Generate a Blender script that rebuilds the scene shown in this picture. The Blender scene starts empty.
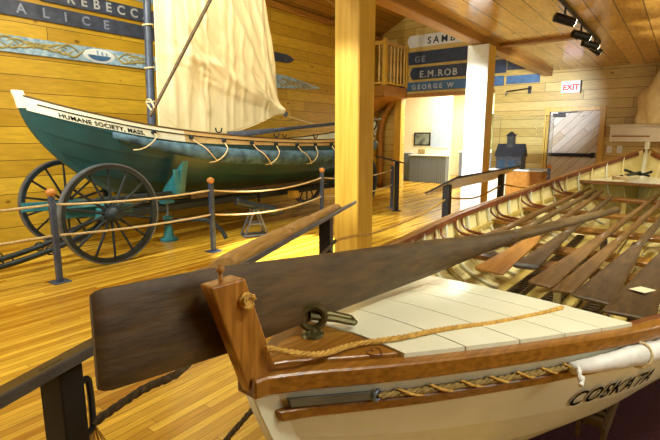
import bpy, math, random
from mathutils import Vector, Matrix, Euler
random.seed(7)
PI=math.pi
C=bpy.context.scene.collection
sin,cos=math.sin,math.cos
# ------------------------------------------------------------------ materials
def srgb(c):
    if isinstance(c,str):
        c=[int(c[i:i+2],16)/255 for i in (0,2,4)]
    return tuple((v/12.92 if v<=.04045 else ((v+.055)/1.055)**2.4) for v in c)+(1,)
MATS={}
def newmat(name):
    m=bpy.data.materials.new(name); m.use_nodes=True
    nt=m.node_tree; b=nt.nodes['Principled BSDF']; return m,nt,b
def mat(name,col,rough=.5,metal=0,spec=.5,var=.12,scale=8,bump=.0,emit=None,es=0,col2=None,stretch=None):
    if name in MATS: return MATS[name]
    m,nt,b=newmat(name); N=nt.nodes; Lk=nt.links
    tc=N.new('ShaderNodeTexCoord'); mp=N.new('ShaderNodeMapping'); Lk.new(tc.outputs['Object'],mp.inputs[0])
    mp.inputs['Scale'].default_value=stretch or (1,1,1)
    nz=N.new('ShaderNodeTexNoise'); nz.inputs['Scale'].default_value=scale; nz.inputs['Detail'].default_value=5
    Lk.new(mp.outputs[0],nz.inputs[0])
    mx=N.new('ShaderNodeMix'); mx.data_type='RGBA'
    c=srgb(col); d=srgb(col2) if col2 else tuple(v*(1-var*2.2) for v in c[:3])+(1,)
    cr=N.new('ShaderNodeMapRange'); cr.inputs[1].default_value=.3; cr.inputs[2].default_value=.7
    Lk.new(nz.outputs[0],cr.inputs[0]); Lk.new(cr.outputs[0],mx.inputs[0])
    mx.inputs[6].default_value=c; mx.inputs[7].default_value=d
    Lk.new(mx.outputs[2],b.inputs['Base Color'])
    b.inputs['Roughness'].default_value=rough; b.inputs['Metallic'].default_value=metal
    b.inputs['Specular IOR Level'].default_value=spec
    if bump:
        bp=N.new('ShaderNodeBump'); bp.inputs['Strength'].default_value=bump; bp.inputs['Distance'].default_value=.01
        Lk.new(nz.outputs[0],bp.inputs['Height']); Lk.new(bp.outputs[0],b.inputs['Normal'])
    if emit:
        b.inputs['Emission Color'].default_value=srgb(emit); b.inputs['Emission Strength'].default_value=es
    MATS[name]=m; return m
def planks(name,ua,va,plen,pw,c1,c2,cg,groove=.006,rough=.4,knots=.5,grain=.5,bump=.25,rot=0,spec=.5):
    """boards whose length runs along world axis ua and width along va"""
    m,nt,b=newmat(name); N=nt.nodes; Lk=nt.links
    tc=N.new('ShaderNodeTexCoord'); sp=N.new('ShaderNodeSeparateXYZ'); cb=N.new('ShaderNodeCombineXYZ')
    Lk.new(tc.outputs['Object'],sp.inputs[0])
    Lk.new(sp.outputs['XYZ'.index(ua)],cb.inputs[0]); Lk.new(sp.outputs['XYZ'.index(va)],cb.inputs[1])
    src=cb.outputs[0]
    if rot:
        r=N.new('ShaderNodeMapping'); r.inputs['Rotation'].default_value=(0,0,rot); Lk.new(src,r.inputs[0]); src=r.outputs[0]
    s2=N.new('ShaderNodeSeparateXYZ'); Lk.new(src,s2.inputs[0])
    def ma(op,a,v=None):
        q=N.new('ShaderNodeMath'); q.operation=op; Lk.new(a,q.inputs[0])
        if v is not None:
            if isinstance(v,(int,float)): q.inputs[1].default_value=v
            else: Lk.new(v,q.inputs[1])
        return q.outputs[0]
    row=ma('FLOOR',ma('DIVIDE',s2.outputs[1],pw)); wn=N.new('ShaderNodeTexWhiteNoise'); wn.noise_dimensions='1D'; Lk.new(row,wn.inputs['W'])
    uu=ma('ADD',s2.outputs[0],ma('MULTIPLY',wn.outputs['Value'],plen)); c3=N.new('ShaderNodeCombineXYZ'); Lk.new(uu,c3.inputs[0]); Lk.new(s2.outputs[1],c3.inputs[1]); src=c3.outputs[0]
    br=N.new('ShaderNodeTexBrick'); Lk.new(src,br.inputs[0])
    br.offset=0; br.offset_frequency=1; br.squash=1
    br.inputs['Scale'].default_value=1; br.inputs['Brick Width'].default_value=plen; br.inputs['Row Height'].default_value=pw
    br.inputs['Mortar Size'].default_value=groove; br.inputs['Mortar Smooth'].default_value=.3
    br.inputs['Color1'].default_value=srgb(c1); br.inputs['Color2'].default_value=srgb(c2); br.inputs['Mortar'].default_value=srgb(cg)
    mp=N.new('ShaderNodeMapping'); mp.inputs['Scale'].default_value=(1.2,14/pw*.12,1); Lk.new(src,mp.inputs[0])
    nz=N.new('ShaderNodeTexNoise'); nz.inputs['Scale'].default_value=3.5; nz.inputs['Detail'].default_value=6; nz.inputs['Distortion'].default_value=.6
    Lk.new(mp.outputs[0],nz.inputs[0])
    rm=N.new('ShaderNodeMapRange'); rm.inputs[1].default_value=.3; rm.inputs[2].default_value=.75; rm.inputs[3].default_value=1; rm.inputs[4].default_value=1-grain
    Lk.new(nz.outputs[0],rm.inputs[0])
    mul=N.new('ShaderNodeMix'); mul.data_type='RGBA'; mul.blend_type='MULTIPLY'; mul.inputs[0].default_value=1
    Lk.new(br.outputs['Color'],mul.inputs[6]); Lk.new(rm.outputs[0],mul.inputs[7])
    out=mul.outputs[2]
    if knots:
        vo=N.new('ShaderNodeTexVoronoi'); vo.inputs['Scale'].default_value=2.6
        mk=N.new('ShaderNodeMapping'); mk.inputs['Scale'].default_value=(.8,1.3,1); Lk.new(src,mk.inputs[0]); Lk.new(mk.outputs[0],vo.inputs[0])
        kr=N.new('ShaderNodeMapRange'); kr.inputs[1].default_value=.055; kr.inputs[2].default_value=.10; kr.inputs[3].default_value=knots; kr.inputs[4].default_value=0
        Lk.new(vo.outputs['Distance'],kr.inputs[0])
        k2=N.new('ShaderNodeMix'); k2.data_type='RGBA'; Lk.new(kr.outputs[0],k2.inputs[0]); Lk.new(out,k2.inputs[6]); k2.inputs[7].default_value=srgb('5a3010')
        out=k2.outputs[2]
    Lk.new(out,b.inputs['Base Color']); b.inputs['Roughness'].default_value=rough; b.inputs['Specular IOR Level'].default_value=spec
    bp=N.new('ShaderNodeBump'); bp.inputs['Strength'].default_value=bump; bp.inputs['Distance'].default_value=.006; bp.invert=True
    Lk.new(br.outputs['Fac'],bp.inputs['Height']); Lk.new(bp.outputs[0],b.inputs['Normal'])
    MATS[name]=m; return m
def glassmat():
    m,nt,b=newmat('clear_glass'); b.inputs['Transmission Weight'].default_value=1; b.inputs['Roughness'].default_value=.02
    b.inputs['Base Color'].default_value=(.95,.98,1,1); b.inputs['IOR'].default_value=1.06; return m
W_LEFT=planks('wall_boards_left','X','Z',3.6,.235,'d8b034','b88e24','584010',.005,.38,.75,.28)
W_BACK=planks('wall_boards_back','Y','Z',3.2,.215,'dcc272','c0a048','7c5c20',.006,.4,.6,.3)
W_ROOF=planks('roof_boards','X','Y',3.4,.2,'b88a30','a07422','4a300c',.008,.5,.5,.35)
W_CEIL=planks('ceiling_boards','X','Y',3.8,.28,'e6ba62','bc9040','5a4014',.008,.17,.8,.35)
FLOOR=planks('floor_boards','X','Y',2.6,.058,'ffd048','b87c18','7c4e10',.0018,.2,0,.5,.1)
DOORB=planks('door_boards','Y','Z',3,.16,'dcd4c8','c4b090','7d6c54',.005,.4,.6,.3,.25,rot=.8)
TIMBER=mat('post_timber','deb84c',.35,col2='c69a34',scale=2.2,stretch=(9,9,.7),bump=.1)
TIMBERX=mat('beam_timber','b07c30',.38,col2='8c5e1c',scale=2.2,stretch=(.7,9,9),bump=.1)
STEEL=mat('dark_steel','2a2a2e',.42,.4,var=.2)
EDGE=mat('pale_steel_edge','6c7078',.35,.5,var=.2)  # lighter grey steel for the front edge of the reading rail
STEELB=mat('blue_grey_steel','586684',.42,.5,var=.2)
IRON=mat('carriage_iron','2c383c',.45,.3,var=.25)
BALL=mat('varnished_ball','cc9048',.25,col2='ac6c2c')
ROPE=mat('manila_rope','d8ac50',.9,col2='a47c34',scale=60,bump=.4)
ROPEW=mat('pale_rope','e2cfa0',.9,col2='c4ac78',scale=60,bump=.3)
ROPED=mat('tarred_rope','6a5a3c',.9,col2='463a26',scale=60,bump=.4)
MAHOG=mat('varnished_mahogany','a06c26',.28,col2='724810',scale=4,stretch=(.9,22,22),bump=.12)
MAHOGV=mat('varnished_stem_wood','b07830',.3,col2='744614',scale=5,stretch=(18,18,1.6),bump=.12)
REDWOOD=mat('red_brown_wood','7c4420',.3,col2='5c2e14',scale=6)
WHITE=mat('white_boat_paint','e6e6ce',.22,col2='dadabc',scale=5,bump=.05)
CREAMIN=mat('cream_inner_paint','ece0a4',.4,col2='dccb84',scale=6)
CREAMFL=mat('yellowed_floor_paint','dcc470',.45,col2='b89c48',scale=7)
OARDK=mat('dark_oar_wood','5c4522',.5,col2='38280f',scale=5,stretch=(2,9,9),bump=.25)
OARBR=mat('brown_oar_wood','785628',.48,col2='523a16',scale=4,stretch=(1.5,14,14),bump=.2)
OARTAN=mat('tan_oar_wood','a8762e',.48,col2='84561c',scale=4,stretch=(1.5,14,14),bump=.2)
OARGR=mat('grey_brown_shaft_wood','6e5830',.5,col2='4c3a1c',scale=4,stretch=(1.5,14,14),bump=.2)
BLACK=mat('black_lettering','0a0908',.9,spec=.1)
BRONZE=mat('dark_bronze','7c7448',.32,.7,col2='4a4428')
GALV=mat('grey_strap_metal','75808c',.4,.6,col2='565e6a')
CANVAS=mat('canvas_white','ecebe4',.9,col2='cfcdc4',scale=14,bump=.5)
ROPE2=mat('becket_rope_fibre','a08448',.9,col2='74602e',scale=60,bump=.4)
TEALHULL=mat('teal_hull_paint','1c4848',.35,col2='1e3a38',scale=3,bump=.08)
OLIVEHULL=mat('olive_bottom_paint','344428',.5,col2='2c3a30',scale=3)
TANSTR=mat('tan_strake_paint','d8bc80',.4,col2='c4a468',scale=4)
BOLSTER=mat('blue_canvas_bolster','56788a',.8,col2='1f3640',scale=7,bump=.6)
BLUETEAL=mat('teal_carriage_paint','2f7f86',.45,col2='24585c')
MASTM=mat('blue_black_mast_paint','404c60',.4,col2='2c3444')
CARPET=mat('maroon_carpet','4a1420',.95,col2='380e18',scale=90,bump=.5)
PLASTER=mat('cream_wall_paint','f0e6c0',.7,var=.03)
GREYW=planks('grey_beadboard','Y','Z',.07,3,'6c7884','66727e','48525c',.006,.5,0,.08)
SHELFW=mat('shelf_paint','e0dac8',.5,var=.04)
NAVY=mat('navy_sign_paint','2c3a56',.55,col2='222c40',scale=9)
SLATE=mat('slate_sign_paint','444c60',.6,col2='2c323f',scale=9,bump=.2)
SKYS=mat('blue_sign_paint','3f6c98',.5,col2='34587c')
WHSIGN=mat('white_sign_paint','dfe6e8',.5,var=.05)
CARVE=mat('pale_blue_carved_paint','b4ccd8',.6,col2='6890b0',scale=14,bump=.3)
GOLD=mat('gold_leaf_paint','b8a868',.5,col2='8c8450',scale=14)
SILVL=mat('pale_letter_paint','b4b8bc',.5,var=.1)
LBLUE=mat('dull_blue_letter_paint','8690a8',.6)
GLASS=glassmat()
BULB=mat('lamp_bulb_glow','ffffff',.5,emit='fff2d0',es=14)
EXITRED=mat('exit_red','d0202c',.5,emit='c01020',es=.5)
EXITW=mat('exit_white_panel','f4f4f0',.5,emit='fff8f0',es=.45)
# ------------------------------------------------------------------ mesh builder
class MB:
    def __init__(s): s.v=[]; s.f=[]
    def add(s,vs,fs):
        n=len(s.v); s.v+= [tuple(p) for p in vs]; s.f+=[tuple(i+n for i in f) for f in fs]; return s
    def box(s,x0,x1,y0,y1,z0,z1,M=None):
        vs=[Vector((x,y,z)) for x in(x0,x1) for y in(y0,y1) for z in(z0,z1)]
        if M is not None: vs=[M@p for p in vs]
        return s.add(vs,[(0,1,3,2),(4,6,7,5),(0,4,5,1),(2,3,7,6),(0,2,6,4),(1,5,7,3)])
    def loft(s,rings,closed=True,caps=True):
        n=len(rings[0]); vs=[p for r in rings for p in r]; fs=[]
        for i in range(len(rings)-1):
            for j in range(n if closed else n-1):
                k=(j+1)%n; fs.append((i*n+j,i*n+k,(i+1)*n+k,(i+1)*n+j))
        if caps and closed: fs.append(tuple(range(n-1,-1,-1))); m=(len(rings)-1)*n; fs.append(tuple(range(m,m+n)))
        return s.add(vs,fs)
    def tube(s,pts,r,n=8,cap=True):
        pts=[Vector(p) for p in pts]; rings=[]; up=None
        for i,p in enumerate(pts):
            t=(pts[min(i+1,len(pts)-1)]-pts[max(i-1,0)]).normalized()
            if up is None:
                up=Vector((0,0,1)) if abs(t.z)<.9 else Vector((1,0,0))
            a=t.cross(up)
            if a.length<1e-5: a=t.cross(Vector((.3,1,.2)))
            a.normalize(); up=a.cross(t).normalized()
            rr=r[i] if isinstance(r,(list,tuple)) else r
            rings.append([p+a*(cos(2*PI*k/n)*rr)+up*(sin(2*PI*k/n)*rr) for k in range(n)])
        return s.loft(rings,True,cap)
    def bar(s,a,b,w,h,up=(0,0,1)):
        a=Vector(a); b=Vector(b); t=(b-a).normalized(); sd=t.cross(Vector(up)).normalized(); u=sd.cross(t)
        return s.loft([[p+sd*(w/2*i)+u*(h/2*j) for i,j in((-1,-1),(1,-1),(1,1),(-1,1))] for p in(a,b)])
    def lathe(s,prof,axis='Z',o=(0,0,0),n=16):
        o=Vector(o); rings=[]
        for r,z in prof:
            ring=[]
            for k in range(n):
                a=2*PI*k/n; p={'Z':(r*cos(a),r*sin(a),z),'Y':(r*sin(a),z,r*cos(a)),'X':(z,r*cos(a),r*sin(a))}[axis]
                ring.append(o+Vector(p))
            rings.append(ring)
        return s.loft(rings)
    def prism(s,poly,fn0,fn1):
        """poly 2d list, fn0/fn1 map to 3d for both faces"""
        return s.loft([[fn0(*p) for p in poly],[fn1(*p) for p in poly]])
    def strands(s,pts,r,pitch=None,n=5,k=3):
        pts=resample(pts,r*1.0); pitch=pitch or r*7; L=0
        fr=frames(pts); acc=[[] for _ in range(k)]
        for i,(p,a,u) in enumerate(fr):
            if i: L+=(p-fr[i-1][0]).length
            for q in range(k):
                th=2*PI*(L/pitch+q/k); acc[q].append(p+a*(cos(th)*r*.5)+u*(sin(th)*r*.5))
        for q in acc: s.tube(q,r*.56,n)
        return s
    def build(s,name,m,parent=None,smooth=False,bevel=0,loc=None,seg=1):
        me=bpy.data.meshes.new(name)
        vs=s.v
        if loc is not None: vs=[(a-loc[0],b-loc[1],c-loc[2]) for a,b,c in vs]
        me.from_pydata(vs,[],s.f); me.update()
        import bmesh
        bm=bmesh.new(); bm.from_mesh(me); bmesh.ops.recalc_face_normals(bm,faces=bm.faces); bm.to_mesh(me); bm.free()
        if smooth:
            me.polygons.foreach_set('use_smooth',[True]*len(me.polygons))
            if smooth!='all': 
                try: me.set_sharp_from_angle(angle=math.radians(40))
                except Exception: pass
        me.materials.append(m)
        o=bpy.data.objects.new(name,me); C.objects.link(o)
        if loc is not None: o.location=loc
        if parent: o.parent=parent
        if bevel:
            b=o.modifiers.new('b','BEVEL'); b.width=bevel; b.segments=seg; b.limit_method='ANGLE'
        return o
def resample(pts,step):
    pts=[Vector(p) for p in pts]; out=[pts[0]]; d=0
    for a,b in zip(pts,pts[1:]):
        L=(b-a).length; n=max(1,int(L/step))
        out+=[a.lerp(b,i/n) for i in range(1,n+1)]
    return out
def frames(pts):
    up=Vector((0,0,1)); out=[]
    for i,p in enumerate(pts):
        t=(pts[min(i+1,len(pts)-1)]-pts[max(i-1,0)]).normalized()
        a=t.cross(up)
        if a.length<1e-4: a=t.cross(Vector((1,0,0)))
        a.normalize(); up=a.cross(t).normalized(); out.append((p,a,up))
    return out
def smoothp(pts,n=8):
    pts=[Vector(p) for p in pts]; out=[]
    for i in range(len(pts)-1):
        p0=pts[max(i-1,0)];p1=pts[i];p2=pts[i+1];p3=pts[min(i+2,len(pts)-1)]
        for k in range(n):
            t=k/n
            out.append(.5*((2*p1)+(-p0+p2)*t+(2*p0-5*p1+4*p2-p3)*t*t+(-p0+3*p1-3*p2+p3)*t**3))
    out.append(pts[-1]); return out
def sag(a,b,d,n=14):
    a=Vector(a);b=Vector(b); return [a.lerp(b,i/n)-Vector((0,0,4*d*(i/n)*(1-i/n))) for i in range(n+1)]
def tag(o,label,cat,group=None,kind=None):
    o['label']=label; o['category']=cat
    if group: o['group']=group
    if kind: o['kind']=kind
    return o
def thing(name,label,cat,loc=(0,0,0),rz=0,group=None):
    o=bpy.data.objects.new(name,None); C.objects.link(o); o.location=loc; o.rotation_euler=(0,0,rz); o.empty_display_size=.1
    return tag(o,label,cat,group)
def struct(o): o['kind']='structure'; return o
def dup(root,loc,rz=None,label=None,parent=None):
    def cp(o,par):
        c=o.copy(); C.objects.link(c)
        if par: c.parent=par
        for ch in [x for x in bpy.data.objects if x.parent==o]: cp(ch,c)
        return c
    r=cp(root,parent or root.parent); r.location=loc
    if rz is not None: r.rotation_euler[2]=rz
    if label: r['label']=label
    return r
def textmesh(txt,size,shear=0,extr=.004,offset=0,spacing=1.0,font=None):
    cu=bpy.data.curves.new('t','FONT'); cu.body=txt; cu.size=size; cu.shear=shear; cu.extrude=extr; cu.offset=offset; cu.space_character=spacing; cu.resolution_u=3
    o=bpy.data.objects.new('t',cu); C.objects.link(o)
    dg=bpy.context.evaluated_depsgraph_get(); dg.update()
    me=bpy.data.meshes.new_from_object(o.evaluated_get(dg))
    bpy.data.objects.remove(o); return me
def lettering(txt,size,m,parent,fn,name='letter',**k):
    """each letter a part of its own: faces are gathered into letters by the span they cover"""
    me=textmesh(txt,size,**k); sh_=k.get('shear',0)
    n=len(me.vertices); root=list(range(n))
    def find(a):
        while root[a]!=a: root[a]=root[root[a]]; a=root[a]
        return a
    for e in me.edges:
        a,b=find(e.vertices[0]),find(e.vertices[1])
        if a!=b: root[a]=b
    isl={}
    for v in me.vertices: isl.setdefault(find(v.index),[]).append(v.index)
    sp=[]
    for r,vs in isl.items():
        xs=[me.vertices[i].co.x-sh_*me.vertices[i].co.y for i in vs]; sp.append([min(xs),max(xs),{r}])
    sp.sort(key=lambda t:t[0]); gr=[]
    for t in sp:
        if gr and t[0]<gr[-1][1]-.25*min(t[1]-t[0],gr[-1][1]-gr[-1][0]): gr[-1][1]=max(gr[-1][1],t[1]); gr[-1][2]|=t[2]
        else: gr.append(t)
    for g in gr:
        idx=[v.index for v in me.vertices if find(v.index) in g[2]]; mp={a:i for i,a in enumerate(idx)}
        fs=[[mp[a] for a in p.vertices] for p in me.polygons if p.vertices[0] in mp]
        b=MB(); b.add([fn(*me.vertices[a].co) for a in idx],fs); b.build(name,m,parent)
    bpy.data.meshes.remove(me)
# ------------------------------------------------------------------ camera
sc=bpy.context.scene
cam=bpy.data.cameras.new('camera'); co=bpy.data.objects.new('camera',cam); C.objects.link(co)
cam.sensor_width=36; cam.lens=465/660*36; cam.clip_start=.02
HZ=math.radians(36.927); PT=math.radians(10.12)
co.location=(0,0,1.5); co.rotation_euler=(PI/2-PT,0,HZ-PI/2)
sc.camera=co
# ------------------------------------------------------------------ the room
XB=12.5; YL=7.5; YR=-3.2; XN=-2.5; CZ=3.07
def bx(name,m,*a,**k): return MB().box(*a).build(name,m,**k)
struct(bx('floor',FLOOR,XN,18,YR,9.5,-.1,0))
struct(bx('wall_left',W_LEFT,XN,XB,YL,YL+.15,0,4.45))
struct(bx('wall_right',W_LEFT,XN,XB,YR-.15,YR,0,CZ))
struct(bx('wall_behind',W_BACK,XN-.15,XN,YR,YL,0,6.8))
# back wall with the opening to the next gallery
OY0,OY1,OZ=4.05,6.72,2.62
b=MB(); b.box(XB,XB+.15,YR,OY0,0,4.9).box(XB,XB+.15,OY1,YL,0,6).box(XB,XB+.15,OY0,OY1,OZ,6).box(XB,XB+.15,2.9,OY0,4.9,6.9).box(XB,XB+.15,OY0,OY1,6,6.9)
struct(b.build('wall_back',W_BACK))
# low ceiling right of the beam, roof slope on the left
struct(bx('ceiling',W_CEIL,XN,XB,YR,2.8,CZ,CZ+.1))
b=MB(); b.add([(XN,YL+.1,4.38),(XB+.1,YL+.1,4.38),(XB+.1,2.7,6.9),(XN,2.7,6.9),(XN,YL+.1,4.5),(XB+.1,YL+.1,4.5),(XB+.1,2.7,7.02),(XN,2.7,7.02)],[(0,1,2,3),(4,7,6,5),(0,4,5,1),(2,6,7,3),(0,3,7,4),(1,5,6,2)])
struct(b.build('ceiling_slope',W_ROOF))
struct(bx('wall_upper',W_LEFT,XN,XB,2.75,2.85,CZ+.1,6.95))
struct(MB().box(XN,XB,2.7,2.9,2.95,3.19).build('trim_1',TIMBERX,bevel=.01))
struct(MB().box(XN,XB,YL-.09,YL,4.28,4.4).build('trim_2',TIMBERX,bevel=.01))
# opening jamb and head
struct(MB().box(XB-.14,XB,OY1-.02,OY1+.2,0,OZ+.1).build('trim_3',TIMBER,bevel=.01))
struct(MB().box(XB-.05,XB,OY0,OY1,OZ,OZ+.1).build('trim_4',TIMBERX))
# gallery beyond
b=MB(); b.box(17.9,18,3,9.5,0,3.4).box(XB+.15,18,9.4,9.5,0,3.4).box(XB+.15,18,2.9,3,0,3.4)
struct(b.build('wall_gallery',PLASTER))
struct(bx('ceiling_gallery',PLASTER,XB+.15,18,3,9.5,3.3,3.4))
# ------------------------------------------------------------------ timber posts
def post(x,y,w,label,white=False):
    o=thing('timber_post',label,'post',(x,y,0),group='square timber posts under the beam')
    MB().box(0,w,0,w,0,2.95).build('shaft',TIMBER,o,bevel=.012)
    MB().box(-.03,w+.03,-.02,w+.02,2.86,2.95).build('cap_plate',TIMBERX,o,bevel=.01) if False else None
    MB().box(-.012,w+.012,-.012,w+.012,0,.1).build('foot_collar',TIMBER,o,bevel=.008)
    if white: MB().box(-.02,0,.0,w,.1,2.94).build('glare_face_board',WHSIGN,o,bevel=.004)  # white board paints in the blown-out spotlight on this face
    return o
post(3.96,2.62,.30,'square yellow timber post in the middle of the hall behind the near reading rail')
post(7.62,2.6,.34,'square timber post farther back beside the sloped reader, its left face painted white for spotlight glare',True)
# ------------------------------------------------------------------ hull tools
def herm(S,T,s):
    s=max(S[0],min(S[-1],s)); i=0
    while i<len(S)-2 and S[i+1]<=s: i+=1
    def m(k):
        if k==0: return (T[1]-T[0])/(S[1]-S[0])
        if k==len(S)-1: return (T[-1]-T[-2])/(S[-1]-S[-2])
        return (T[k+1]-T[k-1])/(S[k+1]-S[k-1])
    h=S[i+1]-S[i]; t=(s-S[i])/h
    return (2*t**3-3*t*t+1)*T[i]+(t**3-2*t*t+t)*h*m(i)+(-2*t**3+3*t*t)*T[i+1]+(t**3-t*t)*h*m(i+1)
class Hull:
    def __init__(s,S,hb,zg,zk,r0,r1,n0=1.15,n1=2.4,ra=.4): s.ra=ra;s.S=S;s.hb=hb;s.zg=zg;s.zk=zk;s.L=S[-1];s.r0=r0;s.r1=r1;s.n0=n0;s.n1=n1
    def P(s,u,v,side,off=0,dz=0):
        st=u*s.L; hb=max(0,herm(s.S,s.hb,st)+off*(1 if 0<u<1 else 0)); zg=herm(s.S,s.zg,st); zk=herm(s.S,s.zk,st)
        n=s.n0+(s.n1-s.n0)*sin(PI*max(1e-6,min(1-1e-6,u)))**.7; a=v*PI/2; d=zg-zk+off*.7
        y=hb*max(0,cos(a))**(2/n); dr=d*sin(a)**(2/n); q=dr/d if d else 0
        f_=s.ra*q*q+(1-s.ra)*q; x=s.r0*f_+(s.L-(s.r0+s.r1)*f_)*u
        return Vector((x,side*y,zg-dr+dz))
    def vz(s,u,drop):
        st=u*s.L; d=herm(s.S,s.zg,st)-herm(s.S,s.zk,st); n=s.n0+(s.n1-s.n0)*sin(PI*max(1e-6,min(1-1e-6,u)))**.7
        q=max(0,min(1,drop/d)); return math.asin(min(1,q**(n/2)))*2/PI
    def half(s,x,z):
        u=x/s.L; return s.P(u,s.vz(u,herm(s.S,s.zg,x)-z),1).y
    def G(s,x,side,out=0,dz=0):
        u=x/s.L; p=s.P(u,0,side,0); p.y+=side*out; p.z+=dz; return p
    def shell(s,off,laps=0,lap=.012,v0=0,v1=1,nu=56):
        """one skin, port and starboard, with lap steps"""
        b=MB()
        vs=[]
        if laps:
            for j in range(laps):
                for f in (0,.5,1): vs.append((v0+(v1-v0)*(j+f)/laps,lap*f))
        else: vs=[(v0+(v1-v0)*j/14,0) for j in range(15)]
        for side in (1,-1):
            rows=[[s.P((i/nu),v,side,off+o) for i in range(nu+1)] for v,o in vs]
            n=nu+1; V=[p for r in rows for p in r]
            b.add(V,[(j*n+i,j*n+i+1,(j+1)*n+i+1,(j+1)*n+i) for j in range(len(rows)-1) for i in range(nu)])
        return b
    def railbar(s,side,x0,x1,prof,n=48):
        """prof: list of (out,dz) section points relative to the gunwale line"""
        b=MB(); rings=[]
        for i in range(n+1):
            x=x0+(x1-x0)*i/n; rings.append([s.G(x,side,o,dz) for o,dz in prof])
        return b.loft(rings)
    def drop(s,x,side,dr,out=0):
        u=x/s.L; v=s.vz(u,dr); p=s.P(u,v,side); e=.004
        q=s.P(u,min(1,v+.02),side); r=s.P(min(1,u+.01),v,side)
        nrm=(q-p).cross(r-p); 
        if nrm.length<1e-9: nrm=Vector((0,side,0))
        nrm.normalize()
        if nrm.y*side<0: nrm=-nrm
        return p+nrm*out
# ------------------------------------------------------------------ the white surf boat in front
BX,BY,BA=.631,.679,-.044
H1=Hull([0,.3,.7,1.2,2.0,3.2,4.6,5.9,6.8],[0,.198,.429,.634,.838,.971,.888,.515,0],[1.007,.98,.954,.904,.846,.861,.931,1.135,1.359],
        [.44,.38,.33,.29,.28,.28,.34,.46,.7],.30,.3,1.5,2.5)
boat=thing('surf_boat','long white varnish-railed surf boat in the foreground, lettered on its bow','boat',(BX,BY,0),BA)
H1.shell(0,7,.006).build('hull_planking',WHITE,boat,smooth=True)
H1.shell(-.03).build('inner_lining',CREAMIN,boat,smooth=True)
for side in (1,-1):
    m=MAHOG
    b=MB(); rings=[]
    for i in range(61):
        t=i/60; x=-.020+6.80*t**1.3; e=.016*max(0,1-max(0,x)/.10)
        rings.append([H1.G(x,side,o+(e if o>0 else 0),dz) for o,dz in [(.014,-.043),(.014,0),(-.028,.004),(-.028,-.043)]])
    b.loft(rings).build('gunwale_rail',m,boat,bevel=.004)
    b=MB(); rings=[]
    for i in range(49):
        x=.008+6.72*(i/48)**1.2; p=H1.drop(x,side,.098,0); q=H1.drop(x,side,.128,0); o=Vector((0,side*(.017+.012*max(0,1-x/.08)),0)); rings.append([p,p+o,q+o,q])
    b.loft(rings).build('rub_strake',MAHOG,boat,bevel=.003)
# inwale further aft, along the inside
for side in (1,-1):
    H1.railbar(side,1.05,6.6,[(-.03,-.045),(-.03,.0),(-.06,0),(-.06,-.045)]).build('inwale',REDWOOD,boat,bevel=.003)
# stem post: head in varnished wood, painted white below the rail
def stempath(H,end,z):
    zg=herm(H.S,H.zg,0 if end==0 else H.L); zk=herm(H.S,H.zk,0 if end==0 else H.L); q=(zg-z)/(zg-zk)
    r=H.r0 if end==0 else H.r1
    dx=(r*q*q*H.ra+r*q*(1-H.ra)) if q>0 else r*q*.55
    return dx if end==0 else H.L-dx
b=MB(); rings=[]
for z in (.972,1.0,1.1,1.2,1.228):
    x=stempath(H1,0,z)-.006-.014*(z-.972)/.256; k=(z-.972)/.3; w=.018+.006*k; dp=.078-.004*k
    rings.append([Vector((x-.024,-w*.8,z)),Vector((x-.024,w*.8,z)),Vector((x+dp-.02,w,z+ .0)),Vector((x+dp-.02,-w,z))])
b.loft(rings).build('stem_head',MAHOGV,boat,bevel=.004,seg=2)
b=MB(); rings=[]
for i in range(9):
    z=.972-(.472)*i/8; x=stempath(H1,0,z); rings.append([Vector((x-.028,-.014,z)),Vector((x-.028,.014,z)),Vector((x+.06,.026,z)),Vector((x+.06,-.026,z))])
b.loft(rings).build('painted_stem',WHITE,boat,bevel=.003)
b=MB(); rings=[]
for i in range(11):
    z=.72+(.72)*i/10; x=stempath(H1,1,z); rings.append([Vector((x+.03,-.018,z)),Vector((x+.03,.018,z)),Vector((x-.06,.028,z)),Vector((x-.06,-.028,z))])
b.loft(rings).build('stern_post',WHITE,boat,bevel=.004)
b=MB(); rings=[]
for i in range(25):
    x=.34+(6.5-.34)*i/24; z=herm(H1.S,H1.zk,x); rings.append([Vector((x,-.025,z-.07)),Vector((x,.025,z-.07)),Vector((x,.025,z+.01)),Vector((x,-.025,z+.01))])
b.loft(rings).build('keel',WHITE,boat)
# knot of rope through the stem head, peg on top
b=MB()
sx=stempath(H1,0,1.19)+.02
b.lathe([(.0,-.0335),(.012,-.036),(.016,-.030),(.017,-.026),(.013,-.020),(.013,.03),(.0,.031)],'Y',(sx,0,1.185),10)
b.strands([Vector((sx+.013*cos(a),-.036,1.185+.012*sin(a))) for a in [i*PI/5 for i in range(10)]],.005)
b.build('rope_knot',ROPE,boat,smooth=True)
sx=stempath(H1,0,1.228)-.002
MB().lathe([(.0,1.234),(.005,1.234),(.004,1.248),(.008,1.252),(.009,1.258),(.006,1.263),(0,1.265)],'Z',(sx,.008,-.007),12).build('peg',OARTAN,boat,smooth=True)
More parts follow.
